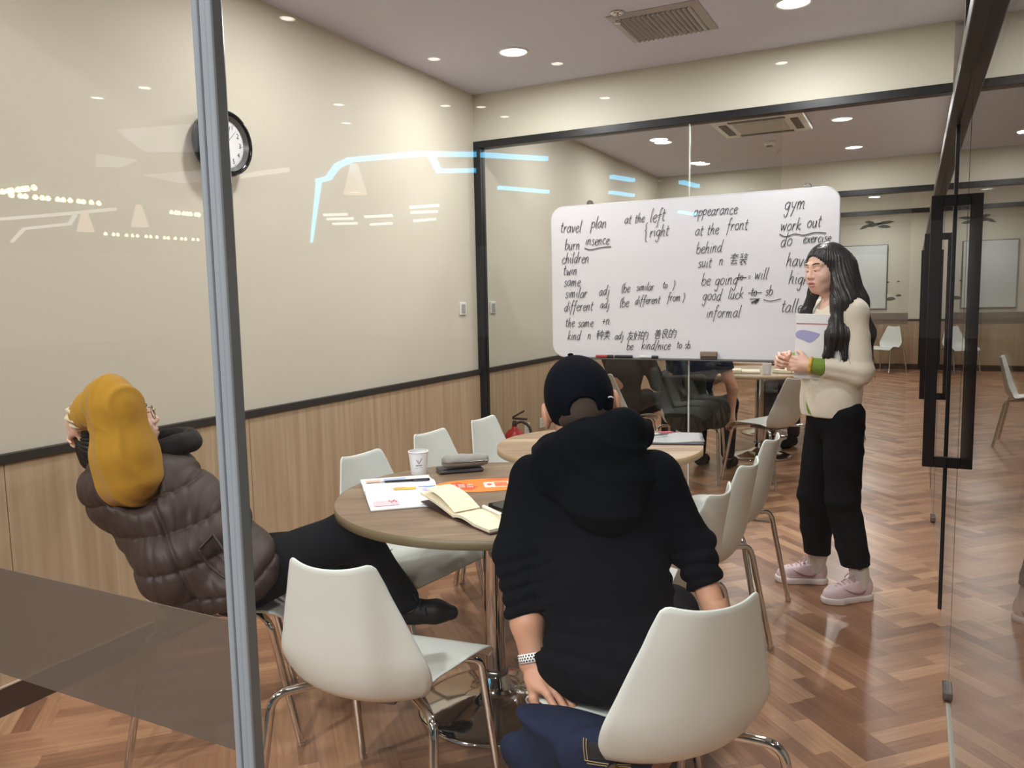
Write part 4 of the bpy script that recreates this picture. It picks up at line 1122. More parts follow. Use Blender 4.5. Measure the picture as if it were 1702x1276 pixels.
# ================================================================== people: distance-field modelling
def V(*a): return np.array(a, float)
def unit(v):
    v = np.asarray(v, float); return v / max(np.linalg.norm(v), 1e-9)
class Field:
    """smoothly blended volumes on a grid, meshed into one continuous surface"""
    def __init__(s, lo, hi, h):
        s.lo = np.array(lo, float); s.h = h
        s.n = np.ceil((np.array(hi, float) - s.lo) / h).astype(int) + 1
        s.d = np.full(s.n, 9.0, np.float32)
    def _sub(s, lo, hi):
        a = np.clip(np.floor((np.asarray(lo) - s.lo) / s.h).astype(int), 0, s.n); b = np.clip(np.ceil((np.asarray(hi) - s.lo) / s.h).astype(int) + 1, 0, s.n)
        if (b <= a).any(): return None
        sl = tuple(slice(i, j) for i, j in zip(a, b))
        ax = [s.lo[k] + s.h * np.arange(a[k], b[k]) for k in range(3)]
        X, Y, Z = np.meshgrid(*ax, indexing='ij', sparse=True)
        return sl, X, Y, Z
    def _put(s, sl, f, k, mode):
        c = s.d[sl]
        if mode == 'add':
            if k > 0:
                h = np.maximum(k - np.abs(c - f), 0) / k
                r = np.minimum(c, f) - h * h * k * 0.25
            else: r = np.minimum(c, f)
        else:
            g = -f
            if k > 0:
                h = np.maximum(k - np.abs(c - g), 0) / k
                r = np.maximum(c, g) + h * h * k * 0.25
            else: r = np.maximum(c, g)
        s.d[sl] = r
    def cap(s, a, b, ra, rb=None, k=0.02, mode='add'):
        a = np.asarray(a, float); b = np.asarray(b, float); rb = ra if rb is None else rb
        m = max(ra, rb) + k + 3 * s.h
        q = s._sub(np.minimum(a, b) - m, np.maximum(a, b) + m)
        if q is None: return s
        sl, X, Y, Z = q
        d = b - a; L2 = max(d @ d, 1e-12)
        t = np.clip(((X - a[0]) * d[0] + (Y - a[1]) * d[1] + (Z - a[2]) * d[2]) / L2, 0, 1)
        f = np.sqrt((X - a[0] - t * d[0]) ** 2 + (Y - a[1] - t * d[1]) ** 2 + (Z - a[2] - t * d[2]) ** 2) - (ra + (rb - ra) * t)
        s._put(sl, f, k, mode); return s
    def chain(s, pts, rad, k=0.02, mode='add'):
        for i in range(len(pts) - 1): s.cap(pts[i], pts[i + 1], rad[i], rad[i + 1], k, mode)
        return s
    def ell(s, c, r, A=None, k=0.02, mode='add'):
        """ellipsoid with radii r along the rows of A"""
        c = np.asarray(c, float); A = np.eye(3) if A is None else np.asarray(A, float)
        ext = np.sqrt(((A * np.asarray(r)[:, None]) ** 2).sum(0)) + k + 3 * s.h
        q = s._sub(c - ext, c + ext)
        if q is None: return s
        sl, X, Y, Z = q
        X = X - c[0]; Y = Y - c[1]; Z = Z - c[2]
        u = [A[i][0] * X + A[i][1] * Y + A[i][2] * Z for i in range(3)]
        k0 = np.sqrt(sum((u[i] / r[i]) ** 2 for i in range(3))); k1 = np.sqrt(sum((u[i] / r[i] ** 2) ** 2 for i in range(3))) + 1e-9
        s._put(sl, k0 * (k0 - 1) / k1, k, mode); return s
    def box(s, c, r, A=None, rd=0.01, k=0.02, mode='add'):
        c = np.asarray(c, float); A = np.eye(3) if A is None else np.asarray(A, float)
        ext = np.sqrt(((A * np.asarray(r)[:, None]) ** 2).sum(0)) * 1.8 + k + 3 * s.h
        q = s._sub(c - ext, c + ext)
        if q is None: return s
        sl, X, Y, Z = q
        X = X - c[0]; Y = Y - c[1]; Z = Z - c[2]
        u = [np.abs(A[i][0] * X + A[i][1] * Y + A[i][2] * Z) - (r[i] - rd) for i in range(3)]
        o = np.sqrt(sum(np.maximum(x, 0) ** 2 for x in u)) + np.minimum(np.maximum(np.maximum(u[0], u[1]), u[2]), 0) - rd
        s._put(sl, o, k, mode); return s
    def cut(s, p, n, c=None, R=None, k=0.004):
        """remove everything on the side n of the plane through p (inside the ball c, R)"""
        n = unit(n); p = np.asarray(p, float)
        c = p if c is None else np.asarray(c, float); R = 9 if R is None else R
        q = s._sub(c - R, c + R)
        if q is None: return s
        sl, X, Y, Z = q
        f = (X - p[0]) * n[0] + (Y - p[1]) * n[1] + (Z - p[2]) * n[2]
        if R < 9:
            rr = np.sqrt((X - c[0]) ** 2 + (Y - c[1]) ** 2 + (Z - c[2]) ** 2) - R
            f = np.minimum(f, -rr)
        cur = s.d[sl]
        h = np.maximum(k - np.abs(cur - f), 0) / k
        s.d[sl] = np.maximum(cur, f) + h * h * k * 0.25
        return s
    def mesh(s, smooth=1):
        d = s.d; ins = d < 0
        n = s.n
        c = [ins[i:n[0] - 1 + i, j:n[1] - 1 + j, k:n[2] - 1 + k] for i in (0, 1) for j in (0, 1) for k in (0, 1)]
        anyv = c[0].copy(); allv = c[0].copy()
        for x in c[1:]: anyv |= x; allv &= x
        act = anyv & ~allv
        I = np.argwhere(act)
        idx = -np.ones(act.shape, np.int64); idx[act] = np.arange(len(I))
        acc = np.zeros((len(I), 3)); cnt = np.zeros(len(I))
        corner = [(i, j, k) for i in (0, 1) for j in (0, 1) for k in (0, 1)]
        vals = {q: d[I[:, 0] + q[0], I[:, 1] + q[1], I[:, 2] + q[2]].astype(float) for q in corner}
        for q in corner:
            for ax in range(3):
                if q[ax] == 0:
                    e = list(q); e[ax] = 1; e = tuple(e)
                    a, b = vals[q], vals[e]
                    m = (a < 0) != (b < 0)
                    t = np.where(m, a / np.where(m, a - b, 1), 0)
                    p = np.zeros((len(I), 3)); p[:] = q; p[:, ax] = t
                    acc[m] += p[m]; cnt[m] += 1
        Vt = (I + acc / np.maximum(cnt, 1)[:, None]) * s.h + s.lo
        Fs = []
        for ax in range(3):
            a = [slice(0, n[0]), slice(0, n[1]), slice(0, n[2])]
            b = list(a); a[ax] = slice(0, n[ax] - 1); b[ax] = slice(1, n[ax])
            A_ = ins[tuple(a)]; B_ = ins[tuple(b)]
            E = np.argwhere(A_ != B_)
            o1, o2 = [(1, 2), (2, 0), (0, 1)][ax]
            ok = (E[:, o1] > 0) & (E[:, o2] > 0) & (E[:, o1] < n[o1] - 1) & (E[:, o2] < n[o2] - 1)
            E = E[ok]
            def g(d1, d2):
                q = E.copy(); q[:, o1] -= d1; q[:, o2] -= d2
                return idx[q[:, 0], q[:, 1], q[:, 2]]
            quad = np.stack([g(1, 1), g(0, 1), g(0, 0), g(1, 0)], 1)
            flip = ~ins[E[:, 0], E[:, 1], E[:, 2]]
            quad[flip] = quad[flip][:, ::-1]
            Fs.append(quad)
        F = np.concatenate(Fs)
        F = F[(F >= 0).all(1)]
        for _ in range(smooth): Vt = relax(Vt, F, 0.5)
        return Vt, F
def relax(Vt, F, w):
    acc = np.zeros_like(Vt); cnt = np.zeros(len(Vt))
    for a, b in ((0, 1), (1, 2), (2, 3), (3, 0)):
        np.add.at(acc, F[:, a], Vt[F[:, b]]); np.add.at(acc, F[:, b], Vt[F[:, a]])
        np.add.at(cnt, F[:, a], 1); np.add.at(cnt, F[:, b], 1)
    return Vt * (1 - w) + w * acc / np.maximum(cnt, 1)[:, None]
def normals(Vt, F):
    fn = np.cross(Vt[F[:, 2]] - Vt[F[:, 0]], Vt[F[:, 3]] - Vt[F[:, 1]])
    N = np.zeros_like(Vt)
    for k in range(4): np.add.at(N, F[:, k], fn)
    return N / np.maximum(np.linalg.norm(N, axis=1), 1e-12)[:, None]
def npobj(name, Vt, F, mats, parent=None, matidx=None, origin=None):
    me = bpy.data.meshes.new(name)
    o0 = np.zeros(3) if origin is None else np.asarray(origin, float)
    P = (Vt - o0).astype(np.float32)
    me.vertices.add(len(P)); me.vertices.foreach_set('co', P.ravel())
    me.loops.add(F.size); me.loops.foreach_set('vertex_index', F.ravel().astype(np.int32))
    me.polygons.add(len(F)); me.polygons.foreach_set('loop_start', np.arange(0, F.size, 4, dtype=np.int32))
    me.polygons.foreach_set('use_smooth', np.ones(len(F), bool))
    if matidx is not None: me.polygons.foreach_set('material_index', np.asarray(matidx, np.int32))
    me.update(); me.validate()
    o = bpy.data.objects.new(name, me); COL.objects.link(o)
    for m in (mats if isinstance(mats, (list, tuple)) else [mats]): me.materials.append(m)
    if parent: o.parent = parent
    return o
def merge(parts):
    Vs, Fs, n = [], [], 0
    for v, f in parts: Vs.append(v); Fs.append(f + n); n += len(v)
    return np.concatenate(Vs), np.concatenate(Fs)
def wob(P, seed, freq):
    """smooth pseudo random scalar in about -1..1"""
    r = np.random.default_rng(seed); out = np.zeros(len(P))
    for k in range(5):
        w_ = r.normal(size=3); w_ = w_ / np.linalg.norm(w_) * freq * (0.6 + 0.35 * k)
        out += np.sin(P @ w_ + r.uniform(0, 6.28)) / (1 + 0.5 * k)
    return out / 2.2
def rotv(v, ax, a):
    ax = unit(ax); return v * math.cos(a) + np.cross(ax, v) * math.sin(a) + ax * (ax @ v) * (1 - math.cos(a))
def crease(P, d, freq, seed, sharp=0.7):
    """folds with narrow valleys running across direction d"""
    s = np.sin(P @ unit(d) * freq + 2.6 * wob(P, seed, 11) + 1.2 * wob(P, seed + 1, 26))
    return np.abs(s) ** sharp - 0.6
def ridge(P, d, freq, seed, wdt=0.45):
    """separate soft cloth folds"""
    s = np.sin(P @ unit(d) * freq + 2.8 * wob(P, seed, 10) + 1.0 * wob(P, seed + 1, 24))
    m = 0.5 + 0.5 * np.sin(wob(P, seed + 2, 9) * 3)
    return np.exp(-(s / wdt) ** 2) * m
def frame(f, u):
    """rows: right, forward, up"""
    f = unit(f); r = unit(np.cross(f, u)); u = np.cross(r, f)
    return np.array([r, f, u])
def head_field(S_, c, fwd, up, s=1.0, eyes='open', female=False, mouth=0.0):
    A = frame(fwd, up); r, f, u = A
    at = lambda x, y, z: c + (r * x + f * y + u * z) * s
    S_.ell(at(0, -0.012, 0.012), np.array((0.074, 0.094, 0.088)) * s, A, 0.0)
    S_.ell(at(0, 0.028, -0.045), np.array((0.061, 0.064, 0.072)) * s, A, 0.03 * s)
    S_.ell(at(0, 0.060, -0.098), np.array((0.030, 0.027, 0.022)) * s, A, 0.035 * s)
    for q in (-1, 1):
        S_.ell(at(q * 0.038, 0.058, -0.045), np.array((0.024, 0.026, 0.026)) * s, A, 0.03 * s)
        S_.cap(at(q * 0.055, 0.010, -0.075), at(q * 0.020, 0.055, -0.100), 0.018 * s, 0.016 * s, 0.03 * s)
        S_.cap(at(q * 0.012, 0.080, 0.016), at(q * 0.046, 0.068, 0.014), 0.010 * s, 0.009 * s, 0.014 * s)
        S_.ell(at(q * 0.031, 0.098, -0.006), np.array((0.019, 0.014, 0.011)) * s, A, 0.012 * s, 'sub')
        S_.ell(at(q * 0.031, 0.073, -0.007), np.array((0.016, 0.0145, 0.0125)) * s, A, 0.004 * s)
        S_.cap(at(q * 0.018, 0.0868, -0.0085), at(q * 0.044, 0.0800, -0.0095), 0.0022 * s, 0.0018 * s, 0.003 * s)
        S_.ell(at(q * 0.078, -0.012, -0.020), np.array((0.009, 0.019, 0.031)) * s, A, 0.008 * s)
        S_.ell(at(q * 0.086, -0.006, -0.018), np.array((0.006, 0.010, 0.018)) * s, A, 0.004 * s, 'sub')
        S_.ell(at(q * 0.0125, 0.094, -0.042), np.array((0.0085, 0.010, 0.0075)) * s, A, 0.008 * s)
    S_.cap(at(0, 0.086, 0.0), at(0, 0.104, -0.036), 0.0075 * s, 0.0105 * s, 0.014 * s)
    S_.ell(at(0, 0.078, -0.074), np.array((0.030, 0.018, 0.020)) * s, A, 0.02 * s)
    S_.ell(at(0, 0.0945, -0.0665), np.array((0.022, 0.008, 0.0050)) * s, A, 0.006 * s)
    S_.ell(at(0, 0.0935, -0.0780 - mouth), np.array((0.019, 0.0085, 0.0058)) * s, A, 0.006 * s)
    S_.ell(at(0, 0.103, -0.0720 - mouth / 2), np.array((0.019, 0.010, 0.0014 + mouth / 2)) * s, A, 0.002 * s, 'sub')
    return A, at
def face_zones(Vt, F, A, c, s=1.0, mouth=0.0):
    """material index per face: 0 skin, 1 lips"""
    m = (Vt[F].mean(1) - c) @ A.T / s
    z = np.zeros(len(F), int)
    lip = (((m[:, 0] / 0.0215) ** 2 + ((m[:, 2] + 0.0725 + mouth / 2) / (0.0108 + mouth * 0.7)) ** 2) < 1) & (m[:, 1] > 0.078)
    z[lip] = 1
    return z
def hand_field(S_, wrist, d, pn, thumb, curl=(0.3, 0.4, 0.3), s=1.0, spread=0.10, tcurl=0.4, k=0.006, idx=None, splay=0.9):
    """wrist point, direction to the knuckles, palm normal (towards the palm side), side on which the thumb sits"""
    d = unit(d); pn = unit(pn - d * (np.asarray(pn) @ d)); sd = unit(np.cross(d, pn))
    if sd @ np.asarray(thumb) < 0: sd = -sd
    A = np.array([sd, d, pn])
    P = lambda x, y, z: wrist + (sd * x + d * y + pn * z) * s
    S_.ell(P(0.0, 0.048, 0.002), np.array((0.041, 0.050, 0.0145)) * s, A, 0.012)
    S_.ell(P(0.024, 0.032, 0.008), np.array((0.018, 0.034, 0.014)) * s, A, 0.012)
    S_.cap(P(0, -0.02, 0), P(0, 0.03, 0), 0.024 * s, 0.024 * s, 0.015)
    lens = ((0.043, 0.026, 0.021), (0.047, 0.030, 0.022), (0.044, 0.028, 0.022), (0.035, 0.021, 0.019))
    for i in range(4):
        x = 0.0305 - i * 0.0205
        b = P(x, 0.086 - (0.004, 0, 0.003, 0.011)[i], 0.0)
        dirn = rotv(d, pn, 0)
        dirn = unit(d + sd * (spread * (1.4 - i) * 0.8))
        ax = np.cross(dirn, pn)
        ang = 0.0
        r = (0.0088, 0.0082, 0.0076, 0.0066)
        rs = s * (1.0, 1.02, 0.97, 0.86)[i]
        S_.cap(P(x * 0.8, 0.055, -0.003), b, 0.0095 * s, r[0] * 1.1 * rs, k)
        p = b
        cu = curl if idx is None else idx[i]
        for j in range(3):
            ang += cu[j]
            q = p + rotv(dirn, ax, ang) * lens[i][j] * s
            S_.cap(p, q, r[j] * rs, r[j + 1] * rs, 0.003)
            p = q
    t0 = P(0.022, 0.018, 0.008)
    td = unit(sd * splay + d * 0.75 + pn * (0.25 + tcurl * 0.5))
    t1 = t0 + td * 0.044 * s
    td2 = unit(td + (pn * 0.5 - sd * 0.6 + d * 0.35) * tcurl)
    t2 = t1 + td2 * 0.032 * s
    td3 = unit(td2 + (pn * 0.4 - sd * 0.7 + d * 0.3) * tcurl)
    t3 = t2 + td3 * 0.026 * s
    S_.cap(t0, t1, 0.0150 * s, 0.0108 * s, 0.012); S_.cap(t1, t2, 0.0103 * s, 0.0096 * s, 0.004); S_.cap(t2, t3, 0.0096 * s, 0.0075 * s, 0.003)
M_skin = mat('skin_light', rgb(230, 188, 168), 0.5, noise=0.06, nscale=30, sss=0.12)
M_skin2 = mat('skin_tan', rgb(206, 152, 124), 0.5, noise=0.08, nscale=30, sss=0.12)
M_lip = mat('lips', rgb(190, 124, 116), 0.4, noise=0.05, sss=0.1)
M_hair = mat('black_hair', rgb(24, 20, 20), 0.34, noise=0.2, nscale=90, stretch=(1, 1, 0.06), bump=0.35, bscale=160)
M_brow = mat('brow_hair', rgb(52, 40, 36), 0.6, noise=0.2, nscale=200)
M_sock = mat('white_sock', rgb(232, 230, 228), 0.85, noise=0.03, bump=0.2, bscale=500)
def ribs(Vt, F, amp, axis, freq):
    return Vt + normals(Vt, F) * (amp * np.sin(Vt @ unit(axis) * freq))[:, None]
# ------------------------------------------------------------------ the standing woman
t = empty('person', (-0.34, 3.86, 0), 0, 'standing woman with long black hair, cream cardigan and black trousers in front of the whiteboard', 'person')
WOM = t
def pw(name, vf, m, parent=None, mi=None): return npobj(name, vf[0], vf[1], m, parent or WOM, mi, (-0.34, 3.86, 0))
hc = V(-0.362, 3.845, 1.525)
hf, hu = unit(V(-0.64, -0.75, -0.16)), V(-0.05, -0.02, 1)
# body: one skin surface
B = Field((-0.75, 3.45, 0.06), (0.0, 4.2, 1.68), 0.0045)
H = Field(hc - 0.16, hc + 0.16, 0.0022)
A_, at_ = head_field(H, hc, hf, hu, 0.94, mouth=0.004)
H.cap(at_(0, -0.025, -0.07), V(-0.335, 3.865, 1.36), 0.046, 0.048, 0.03)
H.cut(V(-0.34, 3.86, 1.385), V(0, 0, -1))
hv = H.mesh(2)
B.cap(at_(0, -0.03, -0.08), V(-0.325, 3.87, 1.34), 0.046, 0.05, 0.02)
sL, sR = V(-0.235, 3.77, 1.315), V(-0.375, 4.00, 1.315)      # near shoulder (her left), far shoulder
eL, wL = V(-0.200, 3.745, 1.055), V(-0.405, 3.70, 1.085)
eR, wR = V(-0.40, 4.02, 1.06), V(-0.50, 3.80, 1.10)
hipL, hipR = V(-0.265, 3.80, 0.87), V(-0.345, 3.93, 0.87)
kL, kR = V(-0.262, 3.80, 0.47), V(-0.395, 3.92, 0.46)
aL, aR = V(-0.188, 3.825, 0.10), V(-0.375, 3.965, 0.10)
B.ell(V(-0.315, 3.87, 1.22), (0.145, 0.085, 0.17), frame(V(-0.86, -0.5, 0), V(0, 0, 1)), 0.03)
B.cap(V(-0.31, 3.87, 1.1), V(-0.315, 3.862, 0.9), 0.085, 0.085, 0.05)
for a, b, c in ((sL, eL, wL), (sR, eR, wR)): B.chain([a, b, c], [0.046, 0.038, 0.024], 0.02)
for a, b, c in ((hipL, kL, aL), (hipR, kR, aR)): B.chain([a, b, c], [0.078, 0.048, 0.020], 0.03)
bv = B.mesh(1)
# hands: her right hand closed, her left hand over it
Hd = Field((-0.62, 3.60, 1.0), (-0.36, 3.86, 1.2), 0.0022)
Hd.cap(wL + unit(wL - eL) * -0.05, wL, 0.024, 0.023, 0.01)
Hd.cap(wR - unit(V(-0.6, -0.7, 0.1)) * 0.05, wR, 0.023, 0.023, 0.01)
hand_field(Hd, wL + V(-0.004, 0.0, 0.0), V(-0.97, 0.10, 0.10), V(0.1, 0.99, -0.1), V(0.1, 0.2, 1), s=0.88, curl=(0.75, 0.95, 0.55), tcurl=0.55, spread=0.03)
hand_field(Hd, wR + V(-0.004, -0.006, 0.004), V(-0.62, -0.78, 0.06), V(0.66, -0.55, -0.35), V(-0.1, -0.2, 1), s=0.86, curl=(0.95, 1.15, 0.7), tcurl=0.7, spread=0.03)
dv = Hd.mesh(1)
allv = merge([bv, hv, dv])
zi = face_zones(allv[0], allv[1], A_, hc, 0.94, 0.004)
pw('body', allv, [M_skin, M_lip], mi=zi)
# brows, lashes
for nm, zc, x0, x1, rr_, yo in (('eyebrow', 0.017, 0.013, 0.048, 0.0032, 0.091), ('eyelash', -0.0105, 0.017, 0.046, 0.0026, 0.0886)):
    for q in (-1, 1):
        bm = bmesh.new()
        P = [Vector(at_(q * (x0 + (x1 - x0) * i / 8), yo - 0.016 * (i / 8) ** 1.6 - 0.0015, zc + (0.004 if nm == 'eyebrow' else -0.003) * math.sin(i / 8 * PI))) - Vector((-0.34, 3.86, 0)) for i in range(9)]
        tube(bm, P, [rr_ * (0.5 + 0.5 * math.sin(PI * (0.15 + 0.7 * i / 8))) for i in range(9)], 6)
        obj(nm, bm, M_brow, WOM, smooth=True)
# hair: long, straight, falling in front of the near shoulder and down the back
R = Field((-0.62, 3.60, 0.98), (-0.08, 4.1, 1.70), 0.0035)
r_, f_, u_ = A_
R.ell(at_(0, -0.018, 0.020), (0.079, 0.095, 0.086), A_, 0.0)
R.ell(at_(0, -0.045, -0.03), (0.078, 0.068, 0.10), A_, 0.03)
for q in (-1, 1): R.cap(at_(q * 0.068, -0.005, 0.02), at_(q * 0.074, -0.02, -0.10), 0.026, 0.026, 0.03)
R.chain([at_(-0.06, -0.03, -0.02), V(-0.275, 3.755, 1.36), V(-0.30, 3.735, 1.22), V(-0.335, 3.715, 1.125)], [0.05, 0.048, 0.040, 0.018], 0.03)   # near front lock
R.chain([at_(-0.05, -0.05, -0.02), V(-0.265, 3.79, 1.36), V(-0.255, 3.745, 1.22), V(-0.262, 3.712, 1.115)], [0.05, 0.042, 0.034, 0.014], 0.03)
R.chain([at_(-0.03, -0.08, -0.02), V(-0.225, 3.86, 1.36), V(-0.185, 3.865, 1.22), V(-0.170, 3.875, 1.06)], [0.055, 0.040, 0.032, 0.014], 0.04)   # back mass
R.chain([at_(0.03, -0.08, -0.02), V(-0.265, 3.93, 1.36), V(-0.215, 3.925, 1.22), V(-0.20, 3.93, 1.08)], [0.06, 0.055, 0.045, 0.015], 0.04)
R.chain([at_(0.066, 0.0, -0.02), at_(0.070, 0.02, -0.12), V(-0.445, 3.89, 1.31), V(-0.44, 3.865, 1.24)], [0.024, 0.024, 0.022, 0.010], 0.02)            # far front lock
# face opening
R.ell(at_(0, 0.085, -0.040), (0.060, 0.085, 0.088), A_, 0.012, 'sub')
R.ell(at_(0, 0.090, -0.11), (0.052, 0.075, 0.07), A_, 0.012, 'sub')
hv2 = R.mesh(2)
Pn = hv2[0]
rel = Pn - np.array([hc[0], hc[1], 0])
ang = np.arctan2(rel[:, 1], rel[:, 0])
st = 0.0022 * np.sin(ang * 46 + 1.5 * np.sin(Pn[:, 2] * 14)) + 0.0012 * np.sin(ang * 103 + 2 * np.sin(Pn[:, 2] * 9))
st *= np.clip(np.hypot(rel[:, 0], rel[:, 1]) / 0.07, 0, 1) ** 2
pw('hair', (Pn + normals(*hv2) * st[:, None], hv2[1]), M_hair)
bm = bmesh.new()
rs = random.Random(4)
for base, tip, nn, rad in ((V(-0.30, 3.735, 1.24), V(-0.335, 3.712, 1.105), 26, 0.03), (V(-0.256, 3.742, 1.22), V(-0.262, 3.705, 1.09), 20, 0.024), (V(-0.20, 3.86, 1.2), V(-0.168, 3.872, 1.04), 26, 0.034), (V(-0.445, 3.88, 1.30), V(-0.440, 3.865, 1.20), 10, 0.014), (V(-0.235, 3.745, 1.34), V(-0.205, 3.735, 1.12), 9, 0.02)):
    for k in range(nn):
        o1 = np.array([rs.gauss(0, rad * 0.5) for _ in range(3)]); o2 = np.array([rs.gauss(0, rad * 0.5) for _ in range(3)])
        a = base + o1; b = tip + o2 * V(1, 1, 1.2)
        mid = (a + b) / 2 + np.array([rs.gauss(0, 0.004) for _ in range(3)])
        P = [Vector(p) - Vector((-0.34, 3.86, 0)) for p in (a, mid, b)]
        tube(bm, smooth_path(P, 4), [0.0022 * (1 - 0.75 * i / 8) for i in range(9)], 5)
obj('hair_strands', bm, M_hair, WOM, smooth=True)['kind'] = 'stuff'
# cardigan
M_card = mat('cream_knit', rgb(228, 218, 200), 0.85, noise=0.05, nscale=50, bump=0.35, bscale=420, sheen=0.3)
C = Field((-0.62, 3.58, 0.80), (-0.06, 4.16, 1.42), 0.0045)
Tb = frame(V(-0.86, -0.5, 0), V(0, 0, 1))
C.ell(V(-0.315, 3.87, 1.225), (0.158, 0.098, 0.165), Tb, 0.0)
C.cap(sL, sR, 0.058, 0.058, 0.05)
C.ell(V(-0.325, 3.865, 1.03), (0.135, 0.110, 0.20), Tb, 0.06)
C.ell(V(-0.318, 3.858, 0.96), (0.146, 0.118, 0.24), Tb, 0.04); C.ell(V(-0.335, 3.852, 0.90), (0.140, 0.116, 0.18), Tb, 0.03)
C.chain([sL, eL], [0.060, 0.054], 0.035); C.chain([eL, wL + V(0.045, 0.012, -0.006)], [0.054, 0.040], 0.015)
C.chain([sR, eR], [0.060, 0.054], 0.035); C.chain([eR, wR + V(0.03, 0.06, -0.01)], [0.052, 0.040], 0.015)
C.cut(V(-0.3, 3.86, 0.845), V(0.0, 0.0, -1), V(-0.31, 3.86, 0.80), 0.3)
C.cut(wL + V(0.06, 0.0, 0), wL - eL, wL, 0.10)
C.cut(wR + V(0.03, 0.05, 0), wR - eR, wR, 0.10)
C.cap(V(-0.335, 3.86, 1.37), V(-0.34, 3.86, 1.46), 0.062, 0.075, 0.015, 'sub')
# open front at the hem
C.cap(V(-0.436, 3.790, 0.950), V(-0.418, 3.764, 0.83), 0.003, 0.030, 0.004, 'sub')
cv = C.mesh(2)
P = cv[0]
fold = 0.003 * wob(P * np.array((1, 1, 0.8)), 5, 30) + 0.006 * ridge(P, V(0.6, 0.2, 0.8), 42, 6) + 0.0035 * np.sin((P[:, 2] * 60) + 6 * wob(P, 8, 14)) * np.exp(-((P[:, 2] - 1.04) / 0.07) ** 2)
pw('cardigan', (P + normals(*cv) * fold[:, None], cv[1]), M_card)
M_green = mat('green_knit', rgb(122, 150, 58), 0.85, noise=0.12, nscale=60, bump=0.35, bscale=420)
K = Field((-0.55, 3.62, 0.98), (-0.28, 3.90, 1.2), 0.003)
K.cap(wL + V(0.075, 0.015, -0.012), wL + V(0.018, 0.004, -0.002), 0.040, 0.036, 0)
K.cap(wR + V(0.03, 0.055, -0.01), wR + V(0.012, 0.018, 0), 0.036, 0.034, 0)
K.cut(wL + V(0.014, 0, 0), V(-1, 0, 0.1), wL, 0.05, 0.003)
K.cut(wL + V(0.068, 0, 0), V(1, 0, -0.1), wL + V(0.09, 0, 0), 0.05, 0.003)
kv = K.mesh(1)
pw('cuffs', kv, M_green)
K = Field((-0.56, 3.68, 0.82), (-0.33, 3.95, 1.06), 0.004)
K.ell(V(-0.335, 3.852, 0.92), (0.133, 0.109, 0.17), Tb, 0); K.cut(V(-0.3, 3.86, 1.02), V(0, 0, 1))
K.cut(V(-0.3, 3.86, 0.855), V(0, 0, -1))
pw('undershirt', K.mesh(1), M_green)
# trousers
M_trou = mat('black_trousers', rgb(24, 24, 27), 0.85, spec=0.12, noise=0.12, nscale=20, )
T = Field((-0.56, 3.66, 0.10), (-0.06, 4.12, 0.96), 0.0045)
T.ell(V(-0.310, 3.862, 0.84), (0.142, 0.118, 0.13), Tb, 0)
T.chain([hipL + V(0, 0, -0.02), kL, aL + V(0.0, 0.0, 0.0)], [0.090, 0.076, 0.062], 0.015)
T.chain([hipR + V(0, 0, -0.02), kR, aR + V(0.0, 0, 0.0)], [0.090, 0.074, 0.060], 0.012)
T.cut(aL + V(0, 0, 0.062), V(0.1, 0, -1), aL, 0.13); T.cut(aR + V(0, 0, 0.055), V(0, 0, -1), aR, 0.13)
tv = T.mesh(2); P = tv[0]
fold = 0.003 * wob(P, 3, 20) + 0.006 * ridge(P, V(0.6, 0.3, 0.7), 36, 16) + 0.002 * np.sin(P[:, 2] * 45 + 5 * wob(P, 4, 10)) * np.exp(-((P[:, 2] - 0.46) / 0.08) ** 2)
pw('trousers', (P + normals(*tv) * fold[:, None], tv[1]), M_trou)
